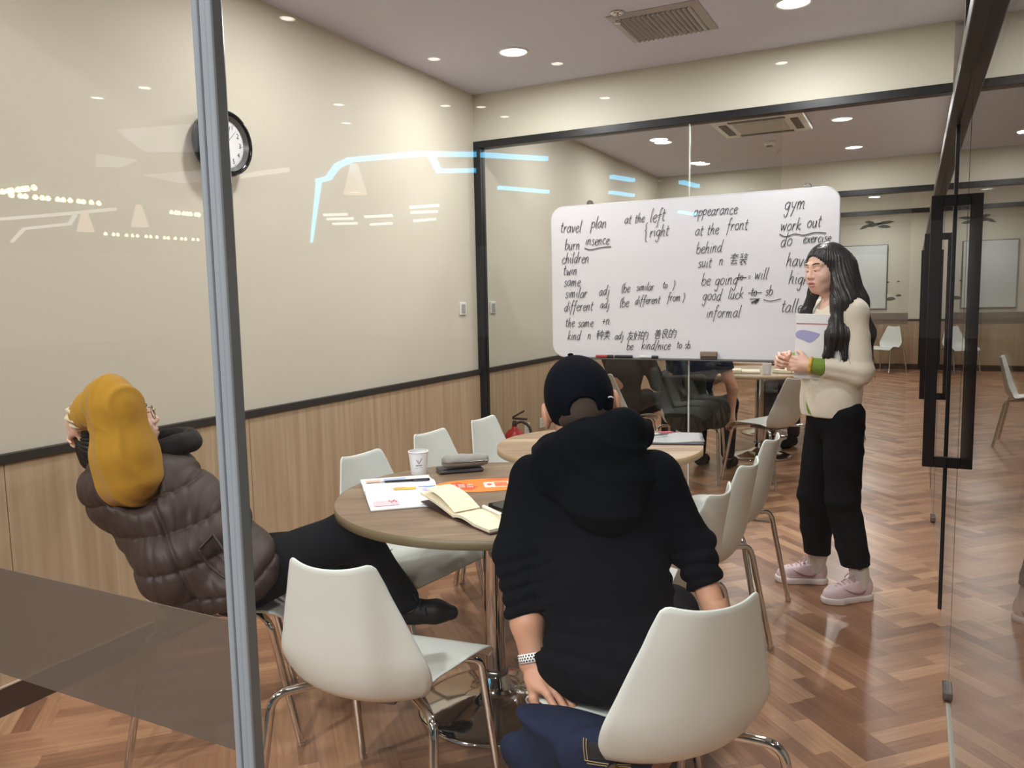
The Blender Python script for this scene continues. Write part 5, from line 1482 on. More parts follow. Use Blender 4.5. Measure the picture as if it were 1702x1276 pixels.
# socks and sneakers
M_pink = mat('pink_leather', rgb(238, 216, 221), 0.45, noise=0.03)
M_pinkd = mat('pink_overlay', rgb(226, 188, 197), 0.45, noise=0.04)
M_sole = mat('white_sole', rgb(240, 232, 232), 0.5, noise=0.03)
def sneaker(heel, toe, ank, name, lace=M_pink):
    heel, toe = np.array(heel, float), np.array(toe, float)
    d = toe - heel; d[2] = 0; L = np.linalg.norm(d); d /= L
    A = np.array([np.cross(d, V(0, 0, 1)), d, V(0, 0, 1)])
    P = lambda x, y, z: heel + A[0] * x + d * y + V(0, 0, 1) * z
    S2 = Field(np.minimum(heel, toe) - V(.08, .08, .01), np.maximum(heel, toe) + V(.08, .08, .16), 0.003)
    S2.chain([P(0, 0.035, 0.052), P(0, 0.12, 0.050), P(0, L - 0.075, 0.040), P(0, L - 0.048, 0.036)], [0.036, 0.037, 0.042, 0.034], 0.02)
    S2.chain([P(0, 0.04, 0.085), P(0, 0.075, 0.092)], [0.034, 0.034], 0.025)
    S2.chain([P(0, 0.09, 0.085), P(0, L * 0.55, 0.066), P(0, L - 0.085, 0.048)], [0.026, 0.024, 0.022], 0.02)
    S2.cut(P(0, 0, 0.022), V(0, 0, -1)); S2.cut(P(0, 0.06, 0.106), V(0, 0, 1) + d * 0.25)
    S2.cap(P(0, 0.05, 0.095), P(0, 0.055, 0.14), 0.027, 0.03, 0.005, 'sub')
    up = S2.mesh(1)
    sh = pw(name, up, M_pink)
    S3 = Field(np.minimum(heel, toe) - V(.08, .08, .01), np.maximum(heel, toe) + V(.08, .08, .08), 0.003)
    S3.chain([P(0, 0.034, 0.016), P(0, 0.12, 0.016), P(0, L - 0.078, 0.016), P(0, L - 0.050, 0.018)], [0.040, 0.040, 0.049, 0.044], 0.02)
    S3.cut(P(0, 0, 0.001), V(0, 0, -1), k=0.002); S3.cut(P(0, 0, 0.030), V(0, 0, 1) , k=0.003)
    pw('sole', S3.mesh(1), M_sole, sh)
    org = Vector((-0.34, 3.86, 0))
    # curved side mark on both sides, laces, heel tab
    for q in (-1, 1):
        bm = bmesh.new()
        top = [(0.055, 0.060), (0.075, 0.048), (0.10, 0.049), (0.14, 0.062), (0.17, 0.078)]
        bot = [(0.055, 0.060), (0.062, 0.040), (0.09, 0.037), (0.135, 0.052), (0.17, 0.078)]
        tp = smooth_path([(a, b, 0) for a, b in top], 5); bt = smooth_path([(a, b, 0) for a, b in bot], 5)
        kd = np.asarray(up[0])
        def side(y, z):
            # push outwards onto the upper
            rel_ = kd - heel; yy = rel_ @ d; zz_ = rel_[:, 2]; xx = rel_ @ A[0]
            mk = (np.abs(yy - y) < 0.006) & (np.abs(zz_ - z) < 0.006) & (xx * q > 0)
            x = (np.abs(xx[mk]).max() if mk.any() else 0.03) + 0.0012
            return bm.verts.new(Vector(P(q * x, y, z)) - org)
        va = [side(p.x, p.y) for p in tp]; vb = [side(p.x, p.y) for p in bt]
        for i in range(len(va) - 1):
            try: bm.faces.new((va[i], va[i + 1], vb[i + 1], vb[i]))
            except ValueError: pass
        obj('side_mark', bm, mat('mauve_mark', rgb(178, 140, 152), 0.4, noise=0.04), sh)
    bm = bmesh.new()
    for i in range(6):
        y = 0.105 + i * 0.018; z = 0.105 - i * 0.0085
        w_ = 0.020 + 0.001 * i
        tube(bm, smooth_path([Vector(P(-w_, y, z - 0.008)) - org, Vector(P(0, y + 0.004, z + 0.006)) - org, Vector(P(w_, y + 0.009 * (1 if i % 2 else -0.3), z - 0.008)) - org], 4), 0.0034, 6)
    for q in (-1, 1): tube(bm, smooth_path([Vector(P(0, 0.10, 0.113)) - org, Vector(P(q * 0.02, 0.105, 0.120)) - org, Vector(P(q * 0.032, 0.115, 0.10)) - org], 4), 0.003, 6)
    obj('laces', bm, M_pinkd, sh, smooth=True)
    K2 = Field(np.array(ank) - 0.09, np.array(ank) + 0.12, 0.0035)
    K2.cap(P(0, 0.055, 0.07), np.array(ank) + V(0, 0, 0.05), 0.040, 0.043, 0)
    kv = K2.mesh(1)
    pw('sock', (ribs(kv[0], kv[1], 0.0008, A[0], 600), kv[1]), M_sock)
sneaker((-0.335, 3.985, 0), (-0.575, 3.925, 0), aR, 'sneaker')
sneaker((-0.135, 3.865, 0), (-0.335, 3.705, 0), aL, 'sneaker')
# wrist scrunchie and the booklet she holds under her arm
bm = bmesh.new()
ring = [wL + V(0.006, 0, 0) + (V(0, 1, 0) * math.cos(a) + V(0.1, 0, 1) * math.sin(a)) * (0.030 + 0.003 * math.sin(a * 7)) for a in np.linspace(0, 2 * PI, 28)[:-1]]
tube(bm, [Vector(p) - Vector((-0.34, 3.86, 0)) for p in ring], 0.0085, 8, closed=True)
obj('wristband', bm, mat('yellow_band', rgb(214, 170, 84), 0.7, noise=0.1), WOM, smooth=True)
t = empty('booklet', (-0.375, 3.742, 1.165), math.atan2(-0.03, 0.20) , 'white booklet with a lilac oval held against the chest of the standing woman', 'booklet')
bm = bmesh.new(); bx(bm, -0.098, 0.098, -0.004, 0.004, -0.145, 0.145, bev=0.0015)
obj('pages', bm, M_paper, t)
t.rotation_euler = (0.02, 0.03, -0.12)
bm = bmesh.new(); prism(bm, [(-0.045 + 0.05 * math.cos(a * PI / 12) + 0.01 * math.sin(a * PI / 6), 0.045 + 0.026 * math.sin(a * PI / 12) + 0.004 * math.cos(a * PI / 4)) for a in range(24)], 0.0042, 0.0048, MB)
obj('lilac_oval', bm, mat('lilac_print', rgb(168, 168, 214), 0.6, noise=0.1, nscale=40), t)
bm = bmesh.new(); bx(bm, -0.096, 0.06, -0.0047, -0.0042, 0.098, 0.104)
obj('red_line', bm, mat('brown_red_print', rgb(190, 140, 140), 0.6, noise=0.05), t)
# ------------------------------------------------------------------ the person in the black hoodie, seen from behind
MO = (-0.62, 1.72, 0)
t = empty('person', MO, 0, 'seated person seen from behind in black cap and black hoodie at the near table', 'person')
MAN = t
def pm(name, vf, m, parent=None, mi=None): return npobj(name, vf[0], vf[1], m, parent or MAN, mi, MO)
def loc(p): return Vector(p) - Vector(MO)
hc = V(-0.768, 1.885, 1.150)
hf, hu = unit(V(-0.40, 0.91, -0.06)), unit(V(-0.17, -0.07, 1))
rS, lS = V(-0.550, 1.855, 0.950), V(-0.855, 1.795, 0.925)
rE, rW = V(-0.475, 1.890, 0.79), V(-0.400, 1.840, 0.640)
lE, lW = V(-0.880, 1.725, 0.765), V(-0.795, 1.645, 0.525)
pel = V(-0.615, 1.71, 0.54)
rH, lH = V(-0.53, 1.765, 0.53), V(-0.69, 1.72, 0.53)
rK, lK = V(-0.58, 2.09, 0.52), V(-0.90, 2.03, 0.52)
rA, lA = V(-0.60, 2.03, 0.12), V(-0.93, 2.02, 0.12)
B = Field((-1.1, 1.45, 0.06), (-0.2, 2.2, 1.3), 0.005)
H = Field(hc - 0.17, hc + 0.16, 0.003)
A_, at_ = head_field(H, hc, hf, hu, 1.0)
H.cap(at_(0, -0.03, -0.06), V(-0.74, 1.845, 1.02), 0.060, 0.064, 0.04)
for q in (-1, 1): H.ell(at_(q * 0.093, -0.012, -0.036), (0.010, 0.021, 0.034), A_, 0.008)
hv = H.mesh(1)
B.cap(at_(0, -0.035, -0.08), V(-0.72, 1.83, 0.98), 0.056, 0.065, 0.02)
TA = frame(V(-0.35, 0.93, 0), V(-0.06, 0.05, 1))
B.ell(V(-0.685, 1.815, 0.83), (0.13, 0.07, 0.17), TA, 0.03)
B.cap(V(-0.665, 1.775, 0.78), pel + V(0, 0.02, 0), 0.075, 0.085, 0.05)
B.chain([rS, rE, rW], [0.045, 0.034, 0.029], 0.02); B.chain([lS, lE, V(-0.842, 1.688, 0.655), V(-0.825, 1.675, 0.610), lW], [0.045, 0.034, 0.033, 0.039, 0.0295], 0.02)
B.chain([rH, rK, rA], [0.085, 0.058, 0.04], 0.02); B.chain([lH, lK, lA], [0.085, 0.058, 0.04], 0.02)
bv = B.mesh(1)
Hd = Field((-0.87, 1.52, 0.43), (-0.60, 1.74, 0.60), 0.0024)
Hd.cap(lW + unit(lE - lW) * 0.05, lW, 0.0335, 0.029, 0.01)
hand_field(Hd, lW + V(0.004, -0.003, -0.012), V(0.90, -0.36, -0.30), V(-0.22, 0.22, -0.95), V(0.3, -1, -0.1), s=1.0, curl=(0.45, 0.55, 0.35), tcurl=0.5, spread=0.05, splay=0.5)
hand_field(Hd, rW, V(0.1, -0.3, -0.95), V(0.2, 1, -0.3), V(-1, 0, 0))
dv = Hd.mesh(1)
Hr = Field((-0.50, 1.66, 0.42), (-0.26, 1.95, 0.68), 0.003)
Hr.cap(rW + unit(rE - rW) * 0.04, rW, 0.031, 0.028, 0.01)
hand_field(Hr, rW, V(0.05, -0.25, -0.95), V(-0.5, -0.8, 0.1), V(-1, 0.3, 0), curl=(0.3, 0.4, 0.3))
rv = Hr.mesh(1)
allv = merge([bv, hv, dv, rv])
pm('body', allv, [M_skin2, M_lip], mi=face_zones(allv[0], allv[1], A_, hc))
# short hair under the cap
R = Field(hc - 0.16, hc + 0.16, 0.004)
R.ell(at_(0, -0.014, 0.008), (0.079, 0.098, 0.090), A_, 0)
R.ell(at_(0, -0.055, -0.045), (0.062, 0.052, 0.045), A_, 0.03)
R.ell(at_(0, 0.10, -0.05), (0.09, 0.09, 0.12), A_, 0.01, 'sub')
pm('hair', R.mesh(1), mat('short_dark_hair', rgb(74, 58, 48), 0.7, noise=0.3, nscale=160, bump=0.4, bscale=500))
# cap: crown with rear opening, peak, button, seams, small white mark
M_cap = mat('black_cotton_twill', rgb(18, 19, 26), 0.9, spec=0.06, noise=0.15, nscale=60)
Cp = Field(hc - 0.17, hc + V(0.17, 0.25, 0.15), 0.003)
Cp.ell(at_(0, -0.008, 0.000), (0.090, 0.110, 0.106), A_, 0)
Cp.cut(at_(0, 0, -0.050), -A_[2] * 1.0 + A_[1] * 0.30, k=0.003)
Cp.ell(at_(0, -0.010, 0.0), (0.081, 0.101, 0.094), A_, 0.002, 'sub')
Cp.ell(at_(0.004, -0.105, -0.026), (0.033, 0.060, 0.027), A_, 0.004, 'sub')
cv = Cp.mesh(2)
m = (cv[0] - hc) @ A_.T
seam = np.zeros(len(m))
ph = np.arctan2(m[:, 0], m[:, 1])
for k in range(6):
    d_ = np.abs(np.angle(np.exp(1j * (ph - (k * PI / 3 + PI / 6))))) * np.hypot(m[:, 0], m[:, 1])
    seam += np.exp(-(d_ / 0.0028) ** 2)
cp = pm('cap', (cv[0] - normals(*cv) * (0.0016 * np.minimum(seam, 1))[:, None] + normals(*cv) * (0.0012 * wob(cv[0], 2, 60))[:, None], cv[1]), M_cap)
Pk = Field(hc - 0.2, hc + 0.28, 0.0035)
Pk.ell(at_(0, 0.10, 0.012), (0.078, 0.085, 0.035), A_, 0)
Pk.ell(at_(0, 0.095, 0.0), (0.095, 0.12, 0.034), A_, 0.003, 'sub')
pk = Pk.mesh(1)
if len(pk[1]): pm('peak', pk, M_cap, cp)
bm = bmesh.new(); bmesh.ops.create_uvsphere(bm, u_segments=14, v_segments=8, radius=0.008, matrix=Matrix.Translation(loc(at_(0, -0.01, 0.107))) @ Matrix.Diagonal((1, 1, 0.6, 1)))
obj('button', bm, M_cap, cp, smooth=True)
bm = bmesh.new()
bm2 = [at_(0.066 + 0.010 * math.cos(a), -0.068, -0.022 + 0.010 * math.sin(a)) for a in np.linspace(0.6, 2.4, 7)]
tube(bm, [loc(p + (p - hc) / np.linalg.norm(p - hc) * 0.012) for p in bm2], [0.0007, 0.0015, 0.002, 0.002, 0.002, 0.0015, 0.0007], 6)
obj('white_mark', bm, M_white_pl, cp)
# hoodie
M_hood = mat('black_jersey', rgb(14, 15, 20), 0.9, spec=0.06, noise=0.2, nscale=10)
C = Field((-1.02, 1.50, 0.42), (-0.28, 2.08, 1.16), 0.005)
C.ell(V(-0.690, 1.805, 0.83), (0.168, 0.112, 0.19), TA, 0)
C.cap(V(-0.83, 1.80, 0.945), V(-0.56, 1.85, 0.965), 0.058, 0.058, 0.05)
C.cap(V(-0.72, 1.82, 1.00), V(-0.69, 1.80, 0.95), 0.085, 0.11, 0.05)
C.ell(V(-0.655, 1.755, 0.68), (0.172, 0.128, 0.18), TA, 0.06)
C.ell(V(-0.625, 1.715, 0.545), (0.182, 0.140, 0.115), TA, 0.05)
C.chain([rS, rE], [0.062, 0.053], 0.04); C.chain([rE, rE + (rW - rE) * 0.62], [0.054, 0.044], 0.015)
C.chain([lS, lE], [0.064, 0.056], 0.04); C.chain([lE, lE + (lW - lE) * 0.60], [0.056, 0.045], 0.015)
C.cut(lE + (lW - lE) * 0.58, lW - lE, lE + (lW - lE) * 0.62, 0.09); C.cut(rE + (rW - rE) * 0.6, rW - rE, rE + (rW - rE) * 0.62, 0.09)
C.cap(at_(0, -0.02, -0.10), at_(0, 0.0, 0.05), 0.070, 0.085, 0.01, 'sub')
C.cut(V(-0.62, 1.7, 0.468), V(0, 0, -1), k=0.01)
cv = C.mesh(2); P = cv[0]
dl = np.exp(-((np.linalg.norm(P - (lE * 0.55 + lW * 0.45), axis=1)) / 0.11) ** 2) + np.exp(-((np.linalg.norm(P - (rE * 0.55 + rW * 0.45), axis=1)) / 0.10) ** 2)
fold = 0.004 * wob(P * np.array((1, 1, 0.6)), 21, 24) + 0.007 * ridge(P, V(0.5, 0, 0.8), 30, 25) + dl * 0.013 * crease(P, lE - lW, 85, 5)
fold += 0.004 * np.exp(-((P[:, 2] - 0.60) / 0.06) ** 2) * np.sin(P[:, 2] * 110 + 5 * wob(P, 6, 12))
hd = pm('hoodie', (P + normals(*cv) * fold[:, None], cv[1]), M_hood)
# the hood lying on the back
Hh = Field((-0.95, 1.55, 0.80), (-0.42, 2.0, 1.18), 0.0045)
bk = -TA[1]
Hh.chain([V(-0.845, 1.83, 1.005), V(-0.79, 1.775, 1.015), V(-0.70, 1.755, 1.050), V(-0.62, 1.785, 1.080), V(-0.60, 1.86, 1.065)], [0.034, 0.042, 0.046, 0.046, 0.040], 0.05)
Hh.ell(V(-0.675, 1.735, 0.985), (0.150, 0.056, 0.095), frame(V(-0.35, 0.93, 0.12), V(0.12, 0.05, 1)), 0.05)
Hh.ell(V(-0.630, 1.700, 0.915), (0.085, 0.048, 0.072), frame(V(-0.35, 0.93, 0.12), V(0.12, 0.05, 1)), 0.05)
Hh.cap(at_(0, -0.02, -0.12), at_(0, 0.01, 0.05), 0.066, 0.088, 0.012, 'sub')
hv_ = Hh.mesh(2); P = hv_[0]
pm('hood', (P + normals(*hv_) * (0.004 * wob(P * np.array((1, 1, 0.7)), 31, 34) + 0.007 * ridge(P, V(0.3, 0, 1), 38, 33))[:, None], hv_[1]), M_hood, hd)
# trousers and shoes
T = Field((-1.1, 1.5, 0.08), (-0.35, 2.25, 0.68), 0.006)
T.ell(V(-0.615, 1.72, 0.535), (0.165, 0.135, 0.085), TA, 0)
T.chain([rH, rK, rA + V(0, 0, 0.03)], [0.092, 0.072, 0.058], 0.03); T.chain([lH, lK, lA + V(0, 0, 0.03)], [0.092, 0.072, 0.058], 0.03)
T.cut(rA + V(0, 0, 0.02), V(0, 0, -1), rA, 0.12); T.cut(lA + V(0, 0, 0.02), V(0, 0, -1), lA, 0.12)
pm('trousers', T.mesh(1), mat('dark_trousers', rgb(18, 18, 22), 0.85, spec=0.12, noise=0.1))
M_darkshoe = mat('black_shoe', rgb(20, 19, 20), 0.5, spec=0.3, noise=0.15, nscale=30)
def plain_shoe(put, heel, toe, name, h=0.075):
    heel, toe = np.array(heel, float), np.array(toe, float)
    d = unit(toe - heel); up_ = unit(V(0, 0, 1) - d * d[2]); L = np.linalg.norm(toe - heel)
    P = lambda y, z: heel + d * y + up_ * z
    S2 = Field(np.minimum(heel, toe) - 0.14, np.maximum(heel, toe) + 0.14, 0.004)
    S2.chain([P(0.04, 0.042), P(0.11, 0.042), P(L - 0.085, 0.036), P(L - 0.035, 0.028)], [0.037, 0.036, 0.042, 0.026], 0.02)
    S2.chain([P(0.05, 0.07), P(0.07, h + 0.02)], [0.038, 0.038], 0.03)
    S2.chain([P(0.09, 0.075), P(L - 0.10, 0.046)], [0.028, 0.024], 0.02)
    S2.cut(P(0, 0.003), -up_)
    return put(name, S2.mesh(1), M_darkshoe)
plain_shoe(pm, (-0.60, 1.98, 0), (-0.62, 2.24, 0), 'shoe'); plain_shoe(pm, (-0.93, 1.97, 0), (-0.98, 2.22, 0), 'shoe')
# perforated white watch band
t = empty('smart_watch', lW, 0, 'watch with white band full of black holes on the left wrist of the seated person', 'watch')
ax = unit(lE - lW)
u_ = unit(np.cross(ax, V(0, 1, 0))); v_ = np.cross(ax, u_)
cx_ = ax * 0.012
bm = bmesh.new()
n = 40
rings = []
for i in range(n):
    a = 2 * PI * i / n
    rd = u_ * math.cos(a) + v_ * math.sin(a)
    ring = []
    for rr_, zz_ in ((0.0325, -0.011), (0.0352, -0.0105), (0.0358, 0), (0.0352, 0.0105), (0.0325, 0.011)):
        ring.append(bm.verts.new(Vector(cx_ + rd * rr_ + ax * zz_)))
    rings.append(ring)
for i in range(n):
    a, b = rings[i], rings[(i + 1) % n]
    for k in range(5): bm.faces.new((a[k], a[(k + 1) % 5], b[(k + 1) % 5], b[k]))
band = obj('band', bm, mat('white_rubber', rgb(238, 236, 236), 0.5, noise=0.02), t, smooth=True)
bm = bmesh.new()
for i in range(30):
    for row in (-1, 0, 1):
        a = 2 * PI * (i + (0.5 if row == 0 else 0)) / 30
        rd = u_ * math.cos(a) + v_ * math.sin(a); tg = np.cross(ax, rd)
        c_ = cx_ + rd * 0.0361 + ax * row * 0.0062
        vs = [bm.verts.new(Vector(c_ + (tg * math.cos(b) + ax * math.sin(b)) * 0.0021)) for b in np.linspace(0, 2 * PI, 9)[:-1]]
        bm.faces.new(vs)
h = obj('holes', bm, M_blackpl, band); h['kind'] = 'stuff'
bm = bmesh.new()
wc = unit(V(0.85, -0.05, 0.0) - ax * (V(0.85, -0.05, 0) @ ax)); tg = np.cross(ax, wc)
MW = Matrix(((tg[0], ax[0], wc[0], 0), (tg[1], ax[1], wc[1], 0), (tg[2], ax[2], wc[2], 0), (0, 0, 0, 1)))
prism(bm, rrect(-0.018, 0.018, -0.020, 0.020, 0.008), 0.034, 0.045, Matrix.Translation(Vector(cx_)) @ MW)
obj('watch_case', bm, mat('watch_dark', rgb(40, 40, 44), 0.2, metal=0.4, noise=0.05), t)
# denim bag over the corner of the seat
DO = (-0.66, 1.58, 0.41)
t = empty('denim_bag', DO, 0, 'dark navy denim bag with tan stitching slumped over the seat corner under his hand', 'bag')
D = Field((-0.95, 1.36, 0.27), (-0.38, 1.72, 0.58), 0.0045)
D.ell(V(-0.625, 1.555, 0.462), (0.165, 0.075, 0.035), frame(V(-0.2, 1, 0), V(0.25, 0, 1)), 0)
D.ell(V(-0.70, 1.530, 0.418), (0.125, 0.045, 0.066), frame(V(-0.1, 1, 0.0), V(-0.28, 0, 1)), 0.03)
D.ell(V(-0.56, 1.505, 0.445), (0.10, 0.03, 0.06), frame(V(-0.35, 1, 0.0), V(0.1, 0, 1)), 0.03)
D.ell(V(-0.735, 1.525, 0.375), (0.055, 0.034, 0.045), frame(V(-0.1, 1, 0), V(-0.5, 0, 1)), 0.03)
dvv = D.mesh(2); P = dvv[0]
fold = 0.006 * wob(P, 41, 30) + 0.004 * np.sin((P @ unit(V(0.5, 0, 1))) * 70 + 3 * wob(P, 42, 14))
P = P + normals(*dvv) * fold[:, None]
M_denim = mat('navy_denim', rgb(30, 38, 62), 0.85, spec=0.15, noise=0.3, nscale=35)
P = P - V(0, 0, 0.030)
den = npobj('fabric', P, dvv[1], M_denim, t, None, DO)
def front(x, z, off=0.0015):
    m = np.where((np.abs(P[:, 0] - x) < 0.007) & (np.abs(P[:, 2] - z) < 0.007))[0]
    if not len(m): return None
    q = P[m[np.argmin(P[m, 1])]].copy(); q[1] -= off; q[0] = x; q[2] = z
    return Vector(q) - Vector(DO)
bm = bmesh.new()
for (xa, za, xb, zb) in ((-0.595, 0.475, -0.590, 0.430), (-0.589, 0.475, -0.584, 0.430), (-0.590, 0.430, -0.500, 0.424), (-0.586, 0.424, -0.500, 0.418)):
    Q_ = [front(xa + (xb - xa) * k / 10, za + (zb - za) * k / 10) for k in range(11)]
    Q_ = [q for q in Q_ if q is not None]
    if len(Q_) > 2: tube(bm, Q_, 0.0011, 5)
obj('stitching', bm, mat('tan_thread', rgb(176, 150, 96), 0.7, noise=0.1), den)
bm = bmesh.new()
vs = {}
for i in range(9):
    for j in range(5):
        q = front(-0.584 + 0.084 * i / 8, 0.434 + 0.036 * j / 4, 0.001)
        if q is not None: vs[(i, j)] = bm.verts.new(q)
for i in range(8):
    for j in range(4):
        k = [(i, j), (i + 1, j), (i + 1, j + 1), (i, j + 1)]
        if all(x in vs for x in k): bm.faces.new([vs[x] for x in k])
obj('dark_panel', bm, mat('bag_black_panel', rgb(24, 24, 26), 0.6, noise=0.1), den, smooth=True)
# ------------------------------------------------------------------ the reclining person in the brown vest
LO = (-2.0, 1.78, 0)
t = empty('person', LO, 0, 'person in mustard sweater and brown quilted vest leaning back, hands behind the head', 'person')
LEF = t
def pl(name, vf, m, parent=None, mi=None): return npobj(name, vf[0], vf[1], m, parent or LEF, mi, LO)
def loc(p): return Vector(p) - Vector(LO)
hc = V(-2.275, 1.668, 1.040)
hf, hu = unit(V(0.62, 0.74, 0.26)), unit(V(-0.22, -0.26, 1))
S1, E1, W1 = V(-2.035, 1.515, 0.90), V(-2.055, 1.50, 1.140), V(-2.300, 1.545, 1.062)     # near arm
S2_, E2, W2_ = V(-2.32, 1.80, 0.90), V(-2.50, 1.86, 0.97), V(-2.45, 1.73, 1.02)            # far arm
pel = V(-1.95, 1.79, 0.52)
hR, hL = V(-1.885, 1.735, 0.525), V(-2.02, 1.87, 0.525)
kR, kL = V(-1.62, 2.02, 0.645), V(-1.80, 2.15, 0.53)
aR, aL = V(-1.545, 2.20, 0.35), V(-1.80, 2.12, 0.11)
B = Field((-2.62, 1.35, 0.05), (-1.3, 2.45, 1.26), 0.0055)
H = Field(hc - 0.17, hc + 0.17, 0.0024)
A_, at_ = head_field(H, hc, hf, hu, 0.98, mouth=0.002)
H.cap(at_(0, -0.03, -0.06), V(-2.19, 1.665, 0.92), 0.05, 0.056, 0.03)
hv = H.mesh(2)
TA = frame(V(0.68, 0.70, 0.35), V(-0.33, -0.33, 0.85))
B.cap(at_(0, -0.03, -0.08), V(-2.17, 1.66, 0.90), 0.05, 0.06, 0.02)
B.ell(V(-2.10, 1.665, 0.78), (0.15, 0.09, 0.18), TA, 0.03); B.cap(V(-2.06, 1.70, 0.72), pel, 0.10, 0.12, 0.05)
B.chain([S1, E1, W1], [0.05, 0.042, 0.027], 0.02); B.chain([S2_, E2, W2_], [0.05, 0.042, 0.027], 0.02)
B.chain([hR, kR, aR], [0.08, 0.055, 0.036], 0.02); B.chain([hL, kL, aL], [0.08, 0.055, 0.036], 0.02)
bv = B.mesh(1)
Hd = Field((-2.60, 1.40, 0.90), (-2.20, 1.85, 1.20), 0.0026)
Hd.cap(W1 + V(0.04, -0.01, 0.01), W1, 0.028, 0.026, 0.01)
hand_field(Hd, W1 + V(-0.012, 0, -0.004), V(-0.80, 0.26, -0.52), V(0.40, 0.86, -0.1), V(0, 0, -1), s=0.92, curl=(0.55, 0.75, 0.5), tcurl=0.5, spread=0.04)
hand_field(Hd, W2_, V(-0.15, -0.90, -0.2), V(0.9, -0.2, -0.2), V(0, 0, -1), s=0.92, curl=(0.4, 0.6, 0.4), spread=0.04)
dv = Hd.mesh(1)
allv = merge([bv, hv, dv])
pl('body', allv, [M_skin, M_lip], mi=face_zones(allv[0], allv[1], A_, hc, 0.98, 0.002))
for q in (-1, 1):
    bm = bmesh.new()
    tube(bm, [loc(at_(q * (0.013 + 0.035 * i / 8), 0.091 - 0.016 * (i / 8) ** 1.6, 0.017 + 0.004 * math.sin(i / 8 * PI))) for i in range(9)], [0.0032 * (0.5 + 0.5 * math.sin(PI * (0.15 + 0.7 * i / 8))) for i in range(9)], 6)
    obj('eyebrow', bm, M_brow, LEF, smooth=True)
R = Field(hc - 0.2, hc + 0.18, 0.004)
R.ell(at_(0, -0.020, 0.018), (0.086, 0.104, 0.093), A_, 0)
R.ell(at_(0, -0.075, -0.055), (0.075, 0.060, 0.090), A_, 0.03)
R.chain([at_(0, -0.09, -0.06), V(-2.35, 1.63, 0.96), V(-2.33, 1.60, 0.915)], [0.055, 0.045, 0.028], 0.03)
R.ell(at_(0, 0.095, -0.045), (0.075, 0.090, 0.105), A_, 0.012, 'sub')
rv = R.mesh(2); P = rv[0]
pl('hair', (P + normals(*rv) * (0.0022 * np.sin(40 * np.arctan2((P - hc) @ A_[0], (P - hc) @ A_[2]) + 3 * wob(P, 3, 20)))[:, None], rv[1]), M_hair)
# glasses
g = empty('glasses', hc, 0, 'thin metal framed glasses worn by the reclining person', 'glasses')
bm = bmesh.new()
for q in (-1, 1):
    tube(bm, [Vector(at_(q * 0.034 + 0.024 * math.cos(a), 0.108 - 0.006 * abs(q * 0.034 + 0.024 * math.cos(a)) / 0.05, -0.010 + 0.020 * math.sin(a)) - hc) for a in np.linspace(0, 2 * PI, 25)[:-1]], 0.0013, 6, closed=True)
    tube(bm, smooth_path([Vector(at_(q * 0.057, 0.102, 0.0) - hc), Vector(at_(q * 0.076, 0.085, 0.002) - hc), Vector(at_(q * 0.080, 0.0, 0.0) - hc), Vector(at_(q * 0.078, -0.03, -0.02) - hc)], 5), 0.0013, 6)
tube(bm, smooth_path([Vector(at_(-0.011, 0.110, -0.006) - hc), Vector(at_(0, 0.113, -0.002) - hc), Vector(at_(0.011, 0.110, -0.006) - hc)], 4), 0.0013, 6)
obj('frame', bm, mat('gold_wire', rgb(150, 130, 100), 0.25, metal=0.9, noise=0.05), g)
bm = bmesh.new()
for q in (-1, 1): bm.faces.new([bm.verts.new(Vector(at_(q * 0.034 + 0.0232 * math.cos(a), 0.1075 - 0.006 * abs(q * 0.034 + 0.024 * math.cos(a)) / 0.05, -0.010 + 0.0192 * math.sin(a)) - hc)) for a in np.linspace(0, 2 * PI, 25)[:-1]])
obj('lenses', bm, glass_mat('lens_glass', (0.96, 0.96, 0.96, 1)), g)
# mustard sweater: baggy raised sleeves
M_must = mat('mustard_fleece', rgb(172, 128, 42), 0.9, spec=0.15, noise=0.08, nscale=40, sheen=0.15)
C = Field((-2.60, 1.32, 0.62), (-1.84, 2.06, 1.28), 0.005)
C.chain([S1 + V(0.0, 0.0, 0.005), S1 + V(-0.002, -0.01, 0.07), E1 + V(-0.005, 0, -0.03), E1 + V(-0.03, 0.0, 0.0)], [0.088, 0.080, 0.066, 0.060], 0.03)
C.chain([E1 + V(-0.02, 0, -0.002), E1 + (W1 - E1) * 0.5 + V(0, 0, -0.006), E1 + (W1 - E1) * 0.80], [0.062, 0.058, 0.046], 0.015)
C.chain([S2_, E2, E2 + (W2_ - E2) * 0.8], [0.070, 0.055, 0.042], 0.02)
C.ell(V(-2.11, 1.66, 0.80), (0.165, 0.10, 0.16), TA, 0.03)
C.cut(E1 + (W1 - E1) * 0.84, W1 - E1, W1, 0.12)
C.cap(V(-2.19, 1.67, 0.95), at_(0, -0.03, -0.02), 0.062, 0.085, 0.01, 'sub')
cv = C.mesh(2); P = cv[0]
near = np.exp(-((np.linalg.norm(P - (E1 + (W1 - E1) * 0.5), axis=1)) / 0.10) ** 2)
inner = np.exp(-((np.linalg.norm(P - (E1 + V(-0.06, 0, -0.06)), axis=1)) / 0.09) ** 2)
fold = near * 0.017 * crease(P, W1 - E1, 62, 2) + 0.016 * inner * ridge(P, V(-0.7, 0, -0.7), 75, 12) + 0.009 * ridge(P * np.array((1, 1, 0.5)), V(0.9, -0.2, 0.3), 60, 9) * (1 - near)
pl('sweater', (P + normals(*cv) * fold[:, None], cv[1]), M_must)
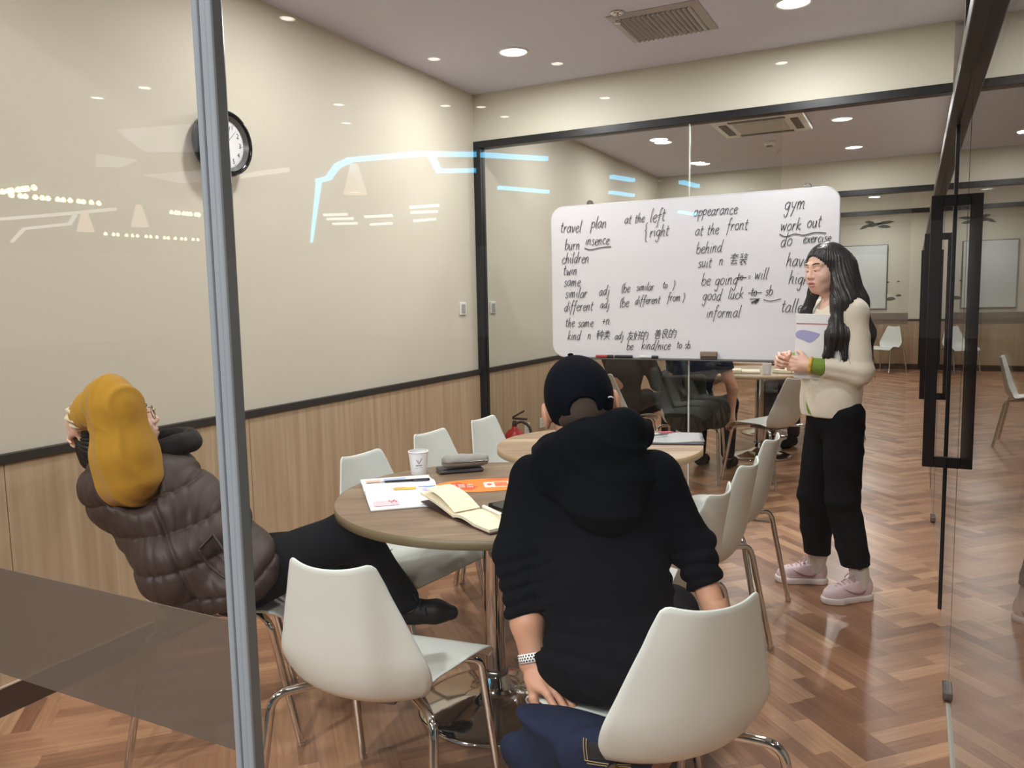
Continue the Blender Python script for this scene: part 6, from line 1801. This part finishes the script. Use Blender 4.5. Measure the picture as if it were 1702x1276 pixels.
# pale lace cuff
K = Field(W1 - 0.09, W1 + 0.11, 0.003)
K.cap(E1 + (W1 - E1) * 0.74, E1 + (W1 - E1) * 0.93, 0.044, 0.046, 0)
K.cut(E1 + (W1 - E1) * 0.93, W1 - E1, W1, 0.10, 0.003)
kv = K.mesh(1); P = kv[0]
pl('lace_cuff', (P + normals(*kv) * (0.0035 * np.sin(np.arctan2((P - W1)[:, 2], (P - W1)[:, 1]) * 11 + P @ unit(W1 - E1) * 60))[:, None], kv[1]), mat('cream_lace', rgb(214, 200, 170), 0.8, noise=0.15, nscale=120))
# quilted vest
M_vest = mat('brown_quilted_nylon', rgb(62, 47, 43), 0.5, spec=0.3, noise=0.1, nscale=14, bump=0.25, bscale=45)
M_vestin = mat('black_vest_lining', rgb(30, 26, 28), 0.6, spec=0.2, noise=0.1)
Q = Field((-2.56, 1.26, 0.42), (-1.56, 2.12, 1.08), 0.005)
ctr = [V(-1.885, 1.715, 0.575), V(-1.965, 1.685, 0.675), V(-2.06, 1.655, 0.77), V(-2.13, 1.64, 0.86)]
Q.ell(ctr[0], (0.215, 0.165, 0.105), TA, 0); Q.ell(ctr[1], (0.215, 0.170, 0.14), TA, 0.05); Q.ell(ctr[2], (0.215, 0.165, 0.14), TA, 0.05); Q.ell(ctr[3], (0.200, 0.135, 0.115), TA, 0.05)
Q.cap(V(-2.07, 1.56, 0.925), V(-2.26, 1.76, 0.925), 0.052, 0.052, 0.05)
Q.ell(V(-1.80, 1.70, 0.575), (0.17, 0.085, 0.075), frame(V(0.75, 0.6, 0.2), V(-0.2, -0.2, 1)), 0.04)
Q.ell(V(-1.945, 1.575, 0.635), (0.15, 0.11, 0.13), TA, 0.05); Q.ell(V(-2.19, 1.58, 0.84), (0.17, 0.10, 0.12), TA, 0.05)
# armholes, hem, neck
nr = TA[0]
Q.ell(S1 + nr * 0.07 + V(0.000, -0.005, 0.005), (0.16, 0.088, 0.098), TA, 0.012, 'sub')
Q.ell(S2_ - nr * 0.07 + V(0, 0, -0.02), (0.15, 0.085, 0.115), TA, 0.012, 'sub')
Q.cut(V(-1.83, 1.66, 0.520), -TA[2] + V(0, 0, -0.3), k=0.012)
Q.cap(V(-2.19, 1.67, 0.94), at_(0, -0.03, -0.02), 0.070, 0.10, 0.012, 'sub')
qv = Q.mesh(2); P = qv[0]
N_ = normals(*qv)
ax_ = TA[2]
s_ = (P - ctr[1]) @ ax_ + 0.02 * np.sin(P @ TA[1] * 9)
tf = (P - ctr[1]) @ TA[1]
puff = 0.018 * np.abs(np.sin(PI * s_ / 0.105)) ** 0.5 - 0.012
side = np.exp(-(((tf + 0.045) / 0.007) ** 2))
wr = 0.0030 * wob(P, 51, 55) + 0.006 * crease(P, TA[1] + 0.2 * TA[0], 95, 53) * (0.4 + 0.6 * np.exp(-(np.abs(np.sin(PI * s_ / 0.105)) / 0.5) ** 2)) + 0.003 * np.sin(P @ unit(TA[1] + 0.3 * TA[0]) * 150 + 4 * wob(P, 52, 20)) * np.exp(-(np.abs(np.sin(PI * s_ / 0.118)) / 0.55) ** 2)
vest = pl('vest', (P + N_ * (puff + wr - 0.010 * side)[:, None], qv[1]), M_vest)
# stitched seams as fine cords sunk in the valleys would vanish at this size; collar, pocket and snap are pieces of their own
K = Field((-2.40, 1.45, 0.80), (-1.86, 2.0, 1.10), 0.0045)
nk = V(-2.135, 1.69, 0.945)
ringp = [nk + (TA[0] * math.cos(a) * 0.100 + TA[1] * (0.012 + math.sin(a) * 0.098)) + TA[2] * (0.002 - 0.020 * math.sin(a)) for a in np.linspace(-PI, PI, 25)]
K.chain(ringp, [0.021] * 25, 0.02); K.chain([q_ + TA[2] * 0.024 for q_ in ringp], [0.015] * 25, 0.02)
K.cap(V(-2.19, 1.67, 0.95), at_(0, -0.03, -0.02), 0.066, 0.09, 0.01, 'sub')
kv = K.mesh(2); P = kv[0]
pl('collar', (P + normals(*kv) * (0.004 * wob(P, 7, 50))[:, None], kv[1]), M_vestin, vest)
def onv(u, v):
    """point on the near side of the vest: u along the front direction, v along the spine"""
    c = ctr[1] + TA[1] * u + ax_ * v
    rel_ = qv[0] - c
    dd = rel_ - np.outer(rel_ @ TA[0], TA[0])
    m = np.where(np.linalg.norm(dd, axis=1) < 0.02)[0]
    if not len(m): return c + TA[0] * 0.2
    b = m[np.argmax(rel_[m] @ TA[0])]
    return qv[0][b] + TA[0] * 0.012
bm = bmesh.new()
for uv_ in ([(0.03, 0.045), (0.05, -0.03), (0.075, -0.075)], [(0.03, 0.045), (0.085, 0.055)], [(0.085, 0.055), (0.105, -0.06)], [(0.075, -0.075), (0.105, -0.06)]):
    tube(bm, smooth_path([loc(onv(*p)) for p in uv_], 5), 0.0042, 6)
obj('pocket_seam', bm, mat('vest_seam', rgb(48, 34, 32), 0.6, noise=0.05), vest, smooth=True)
sn = V(-1.735, 1.745, 0.62)
bm = lathe([(0.0075, 0), (0.0075, 0.003), (0.005, 0.005), (0, 0.005)], 16, M=Matrix.Translation(loc(V(-1.722, 1.715, 0.628))) @ Vector((0.35, -0.9, 0.2)).to_track_quat('Z', 'Y').to_matrix().to_4x4())
obj('snap', bm, M_white_pl, vest)
# trousers, boots
T = Field((-2.25, 1.50, 0.06), (-1.35, 2.45, 0.80), 0.006)
T.ell(V(-1.93, 1.80, 0.525), (0.165, 0.135, 0.090), frame(V(0.7, 0.7, 0), V(0, 0, 1)), 0)
T.chain([hR, kR + V(-0.01, -0.01, 0), aR + (kR - aR) * 0.08], [0.098, 0.076, 0.050], 0.03)
T.chain([hL, kL, aL + V(0, 0, 0.03)], [0.098, 0.074, 0.052], 0.03)
tv = T.mesh(2); P = tv[0]
pl('trousers', (P + normals(*tv) * (0.004 * wob(P, 61, 28))[:, None], tv[1]), M_trou)
b1 = plain_shoe(pl, aR + V(-0.075, -0.02, -0.095), aR + V(0.165, 0.085, -0.06), 'boot', 0.13)
b2 = plain_shoe(pl, (-1.82, 2.09, 0), (-1.66, 2.27, 0), 'boot', 0.10)
bm = bmesh.new()
d_ = unit(V(0.22, 0.09, 0.03))
for i in range(3):
    c_ = aR + d_ * (0.012 + 0.02 * i) + V(0.01, 0, 0.022 - 0.022 * i)
    tube(bm, smooth_path([loc(c_ + V(0.02, -0.03, -0.01)), loc(c_ + V(0, 0, 0.012)), loc(c_ + V(-0.02, 0.03, -0.01))], 4), 0.003, 6)
tube(bm, smooth_path([loc(aR + V(0.02, 0, 0.035)), loc(aR + V(0.045, -0.03, 0.05)), loc(aR + V(0.06, -0.035, 0.03))], 4), 0.0028, 6)
obj('laces', bm, M_darkshoe, b1, smooth=True)
# ------------------------------------------------------------------ people at the tables of the middle room (seen below the whiteboard)
def seated(org, face, label, top_mat, leg_mat, arm_skin, right_arm=None, sleeve=0.5, hair=True):
    """a seated person facing 'face' (angle); org is the middle of the seat"""
    O = np.array([org[0], org[1], 0.0])
    t = empty('person', org + (0,), 0, label, 'person')
    f = V(math.cos(face), math.sin(face), 0); r = np.cross(f, V(0, 0, 1))
    P = lambda x, y, z: O + r * x + f * y + V(0, 0, z)
    put = lambda n, vf, m, mi=None, parent=None: npobj(n, vf[0], vf[1], m, parent or t, mi, O)
    A = frame(f, V(0, 0, 1))
    hc_ = P(0, 0.02, 1.19)
    ra = right_arm or [(0.19, 0.0, 0.93), (0.22, 0.12, 0.70), (0.16, 0.34, 0.77)]
    la = [(-0.19, 0.0, 0.93), (-0.22, 0.12, 0.70), (-0.14, 0.34, 0.78)]
    B = Field(O + V(-.7, -.7, 0.05), O + V(.7, .7, 1.35), 0.008)
    Ah, ah = head_field(B, hc_, f + V(0, 0, -0.25), V(0, 0, 1))
    B.cap(ah(0, -0.03, -0.07), P(0, -0.03, 0.95), 0.055, 0.06, 0.03)
    B.ell(P(0, -0.04, 0.80), (0.15, 0.09, 0.2), A, 0.03); B.cap(P(0, -0.04, 0.75), P(0, -0.02, 0.53), 0.11, 0.12, 0.04)
    for arm in (ra, la):
        q = [P(*a) for a in arm]
        B.chain(q, [0.052, 0.040, 0.028], 0.02)
        d_ = unit(q[2] - q[1])
        hand_field(B, q[2], d_, V(0, 0, -1) if abs(d_[2]) < 0.8 else f, V(0, 0, 1), curl=(0.4, 0.5, 0.3))
    B.chain([P(0.09, 0, 0.53), P(0.12, 0.42, 0.53), P(0.12, 0.40, 0.1)], [0.085, 0.058, 0.04], 0.02)
    B.chain([P(-0.09, 0, 0.53), P(-0.12, 0.42, 0.53), P(-0.12, 0.40, 0.1)], [0.085, 0.058, 0.04], 0.02)
    bv_ = B.mesh(1)
    put('body', bv_, [arm_skin, M_lip], face_zones(bv_[0], bv_[1], Ah, hc_))
    H2 = Field(hc_ - 0.18, hc_ + 0.16, 0.006)
    H2.ell(ah(0, -0.016, 0.014), (0.084, 0.102, 0.094), Ah, 0); H2.ell(ah(0, -0.06, -0.05), (0.07, 0.05, 0.06), Ah, 0.03)
    H2.ell(ah(0, 0.10, -0.05), (0.08, 0.09, 0.105), Ah, 0.01, 'sub')
    put('hair', H2.mesh(1), M_hair)
    C = Field(O + V(-.6, -.6, 0.42), O + V(.6, .6, 1.1), 0.008)
    C.ell(P(0, -0.04, 0.80), (0.178, 0.115, 0.2), A, 0); C.cap(P(-0.15, -0.02, 0.935), P(0.15, -0.02, 0.935), 0.065, 0.065, 0.04); C.ell(P(0, -0.03, 0.58), (0.165, 0.13, 0.13), A, 0.06)
    for arm in (ra, la):
        q = [P(*a) for a in arm]
        if sleeve <= 1: C.cap(q[0], q[0] + (q[1] - q[0]) * sleeve, 0.068, 0.064, 0.03)
        else: C.chain([q[0], q[1], q[1] + (q[2] - q[1]) * 0.8], [0.068, 0.058, 0.044], 0.03)
        if sleeve <= 1: C.cut(q[0] + (q[1] - q[0]) * sleeve, q[1] - q[0], q[1], 0.16)
    cv_ = C.mesh(2); Pn_ = cv_[0]
    put('top', (Pn_ + normals(*cv_) * (0.005 * wob(Pn_, 3, 26))[:, None], cv_[1]), top_mat)
    T_ = Field(O + V(-.6, -.6, 0.08), O + V(.6, .6, 0.7), 0.008)
    T_.ell(P(0, 0, 0.53), (0.165, 0.14, 0.085), A, 0)
    for q in (-1, 1): T_.chain([P(q * 0.09, 0, 0.53), P(q * 0.12, 0.42, 0.53), P(q * 0.12, 0.40, 0.13)], [0.095, 0.072, 0.055], 0.03)
    put('trousers', T_.mesh(1), leg_mat)
    for q in (-1, 1): plain_shoe(lambda n, vf, m: put(n, vf, m), P(q * 0.12, 0.36, 0), P(q * 0.12, 0.62, 0), 'shoe')
    return t
M_navy = mat('navy_tee', rgb(30, 34, 52), 0.85, spec=0.15, noise=0.12)
seated((-1.47, 6.02), PI / 2 - 0.1, 'person in navy short sleeved shirt behind the partition, bare right arm hanging down', M_navy, M_trou, M_skin2,
       right_arm=[(0.19, 0.0, 0.93), (0.27, 0.02, 0.70), (0.25, 0.05, 0.50)], sleeve=0.42)
seated((-2.08, 6.16), PI / 2 - 0.35, 'person in dark clothes behind the partition glass, seated nearest the left wall', mat('dark_grey_top', rgb(48, 44, 46), 0.85, spec=0.15, noise=0.2), M_trou, M_skin2, sleeve=2)
seated((-0.93, 8.0), -PI / 2 - 0.35, 'person in maroon clothes on the far side of the table behind the partition', mat('maroon_top', rgb(92, 62, 66), 0.8, noise=0.15), mat('plum_trousers', rgb(66, 54, 60), 0.8, noise=0.1), M_skin, sleeve=2)
# olive coat hung over the chair back of the navy shirt
cO = (-1.50, 5.70, 0)
t = empty('coat', cO, 0, 'dark olive coat hung over a chair back behind the partition glass', 'coat')
Q = Field((-1.85, 5.5, 0.30), (-1.05, 5.95, 0.92), 0.007)
Q.box(V(-1.50, 5.71, 0.70), (0.17, 0.045, 0.13), None, 0.03, 0); Q.ell(V(-1.44, 5.69, 0.56), (0.20, 0.055, 0.17), None, 0.04)
Q.ell(V(-1.24, 5.70, 0.56), (0.09, 0.07, 0.12), None, 0.05)
qv = Q.mesh(2); P = qv[0]
npobj('fabric', P + normals(*qv) * (0.012 * wob(P * np.array((1, 1, 0.5)), 71, 22))[:, None], qv[1], mat('olive_coat_fabric', rgb(50, 51, 45), 0.85, spec=0.15, noise=0.2), t, None, cO)
# ================================================================== hall behind the photographer, mirrored in the front glass
ZM = 3.35
struct('ceiling_hall', box(-26, 4, -24, YF - 0.06, ZM, ZM + 0.06), mat('hall_ceiling', rgb(120, 112, 108), 0.7, noise=0.05, nscale=1))
struct('trim_18', box(-26, 4, YF - 0.06, YF - 0.02, ZC, ZM + 0.06), M_cream)
M_cyan = emis('cyan_led', (0.10, 0.62, 1.0, 1), 11.0)
M_wled = emis('white_led', (0.92, 0.96, 1.0, 1), 6.0)
def led(name, pts, wd, m, label, cat, group):
    bm = bmesh.new()
    P = [Vector((x, y, ZM - 0.03)) for x, y in pts]
    for a, b in zip(P, P[1:]):
        d = (b - a); L = d.length; ang = math.atan2(d.y, d.x)
        bx(bm, -wd / 2, L + wd / 2, -wd / 2, wd / 2, -0.025, 0.0295, M=Matrix.Translation(a) @ Matrix.Rotation(ang, 4, 'Z'))
    o = obj(name, bm, m)
    tag(o, label, cat, group)
CY = [([(-16.84, -18.44), (-8.41, -8.95), (-8.13, -8.84), (-7.3, -8.04), (-6.85, -7.77), (-5.82, -7.92), (-5.27, -8.33)], 'long cyan zigzag light mirrored in the glass left of the corner post'),
      ([(-5.8, -8.14), (-6.36, -9.22), (-5.91, -9.45)], 'short branch of the cyan zigzag light mirrored beside the corner post'),
      ([(-5.16, -8.45), (-4.6, -9.14)], 'cyan light bar mirrored just right of the corner post, upper one'),
      ([(-6.41, -11.29), (-5.97, -12.23)], 'cyan light bar mirrored just right of the corner post, lower one'),
      ([(-4.36, -11.26), (-4.21, -11.74)], 'short cyan light bar mirrored above the whiteboard, upper one'),
      ([(-5.01, -13.01), (-4.83, -13.63)], 'short cyan light bar mirrored above the whiteboard, lower one'),
      ([(-3.57, -12.49), (-3.46, -13.07)], 'short cyan light bar mirrored at the joint of the partition glass'),
      ([(-4.84, -17.13), (-4.68, -17.87)], 'short cyan light bar mirrored at the top of the whiteboard')]
for pts, lb in CY: led('light_bar', pts, 0.085, M_cyan, lb, 'light', 'cyan light bars of the hall')
WL = [([(-17.48, -9.34), (-15.34, -9.53), (-14.08, -9.55)], 'pale light line mirrored at the left edge, upper one'), ([(-23.04, -12.91), (-19.12, -10.86), (-17.32, -10.8), (-15.59, -9.76)], 'pale light line mirrored at the left edge, lower zigzag'), ([(-9.09, -7.98), (-8.67, -7.93), (-8.13, -7.91)], 'pale light line mirrored right below the clock')]
PN = [([(-7.89, -5.02), (-6.92, -5.28), (-8.12, -6.33), (-8.67, -5.98)], 'largest pale light panel mirrored left of the clock'), ([(-9.33, -5.79), (-9.27, -6.34), (-9.89, -6.55), (-10.12, -6.35)], 'small pale light panel mirrored left of the clock'), ([(-10.24, -7.21), (-9.16, -7.41), (-9.91, -8.15), (-10.38, -7.98)], 'pale light panel mirrored below the clock')]
for pts, lb in PN:
    bm = bmesh.new(); prism(bm, pts, ZM - 0.02, ZM - 0.0005)
    tag(obj('panel_lamp', bm, emis('panel_glow', (0.95, 0.88, 0.95, 1), 1.1)), lb, 'light', 'light panels of the hall')
for pts, lb in WL: led('light_line', pts, 0.07, emis('pale_led', (0.95, 0.92, 0.9, 1), 2.4), lb, 'light', 'pale light lines of the hall')
LL = [((-11.56, -12.81), (-11.12, -12.99)), ((-12.07, -13.53), (-11.56, -13.76)), ((-12.68, -14.47), (-12.17, -14.69)), ((-11.08, -13.64), (-10.49, -13.78)), ((-12.06, -15.15), (-11.51, -15.21)), ((-9.24, -12.75), (-8.65, -12.8)), ((-9.78, -13.57), (-9.24, -13.69)), ((-10.72, -15.09), (-10.13, -15.02))]
for a, b in LL: led('linear_lamp', (a, b), 0.06, M_wled, 'thin white lamp of the group mirrored in the glass below the cyan zigzag', 'light', 'thin white lamps of the hall')
def garland(p, q, n, label):
    t = empty('bulb_string', (p[0], p[1], ZM), 0, label, 'string lights', 'bulb strings of the hall')
    d = (q[0] - p[0], q[1] - p[1])
    obj('rail', box(0, math.hypot(*d), -0.015, 0.015, -0.02, -0.0005), M_black, t)
    t.rotation_euler = (0, 0, math.atan2(d[1], d[0]))
    me = None
    for k in range(n):
        if me is None:
            b = obj('bulb', lathe([(0.0, -0.11), (0.03, -0.10), (0.042, -0.065), (0.02, -0.03), (0.012, -0.02)], 12), emis('bulb_glow', (1.0, 0.80, 0.45, 1), 16.0), t, smooth=True); me = b
        else:
            b = me.copy(); COL.objects.link(b); b.parent = t
        b.location = (math.hypot(*d) * (k + 0.3 + 0.2 * math.sin(k * 2.3)) / n, 0, 0)
garland((-13.17, -6.85), (-12.25, -6.85), 7, 'row of warm bulbs mirrored at the far left, top row')
garland((-13.4, -7.11), (-13.23, -8.68), 13, 'row of warm bulbs mirrored at the far left, second row')
garland((-18.59, -12.57), (-18.4, -15.54), 16, 'long row of warm bulbs mirrored left of the clock, lowest row')
garland((-13.41, -10.31), (-13.34, -11.03), 8, 'short row of warm bulbs mirrored below the clock')
for (x, y), lb in zip(((-6.9, -7.9), (-12.94, -9.21), (-14.52, -9.22)), ('cone pendant lamp mirrored over the cyan zigzag', 'pendant lamp mirrored left of the clock', 'leftmost pendant lamp mirrored near the bulbs')):
    t = empty('pendant_lamp', (x, y, ZM), 0, lb, 'lamp', 'pendant lamps of the hall')
    bm = bmesh.new(); tube(bm, [(0, 0, -0.001), (0, 0, -0.06)], 0.006, 6); obj('cord', bm, M_black, t)
    obj('shade', lathe([(0.05, -0.06), (0.16, -0.46), (0.155, -0.46), (0.045, -0.065)], 24), mat('pendant_shade', rgb(235, 205, 190), 0.6, noise=0.05, emit=(1.0, 0.75, 0.62, 1), es=2.2), t, smooth=True)
    obj('bulb', lathe([(0.0, -0.44), (0.10, -0.435), (0.10, -0.41), (0.0, -0.40)], 16), emis('pendant_glow', (1.0, 0.85, 0.7, 1), 8.0), t)
for k, (x, y) in enumerate(((-2.71, -5.26), (-3.52, -4.63), (-2.76, -6.54), (-1.06, -6.22), (-3.96, -6.72), (-5.12, -5.4), (-5.57, -6.08), (-6.85, -4.04), (-6.19, -4.03), (-3.89, -3.35), (-4.25, -5.99), (-3.97, -6.22))):
    t = downlight(x, y, ZM, 'small spot of the hall mirrored as a bright dot in the front glass', 'spots of the hall', 0, r=0.05, light=False)
    for c in t.children:
        if c.name.startswith('diffuser'): c.data.materials.clear(); c.data.materials.append(emis('hall_spot', (1.0, 0.92, 0.8, 1), 14.0))

for x, y in ((-0.9, -1.0), (-2.6, -1.2), (0.6, -1.4), (-1.6, -2.6)):
    downlight(x, y, ZM, 'ceiling lamp of the hall above the photographer', 'lamps above the photographer', 85.0)
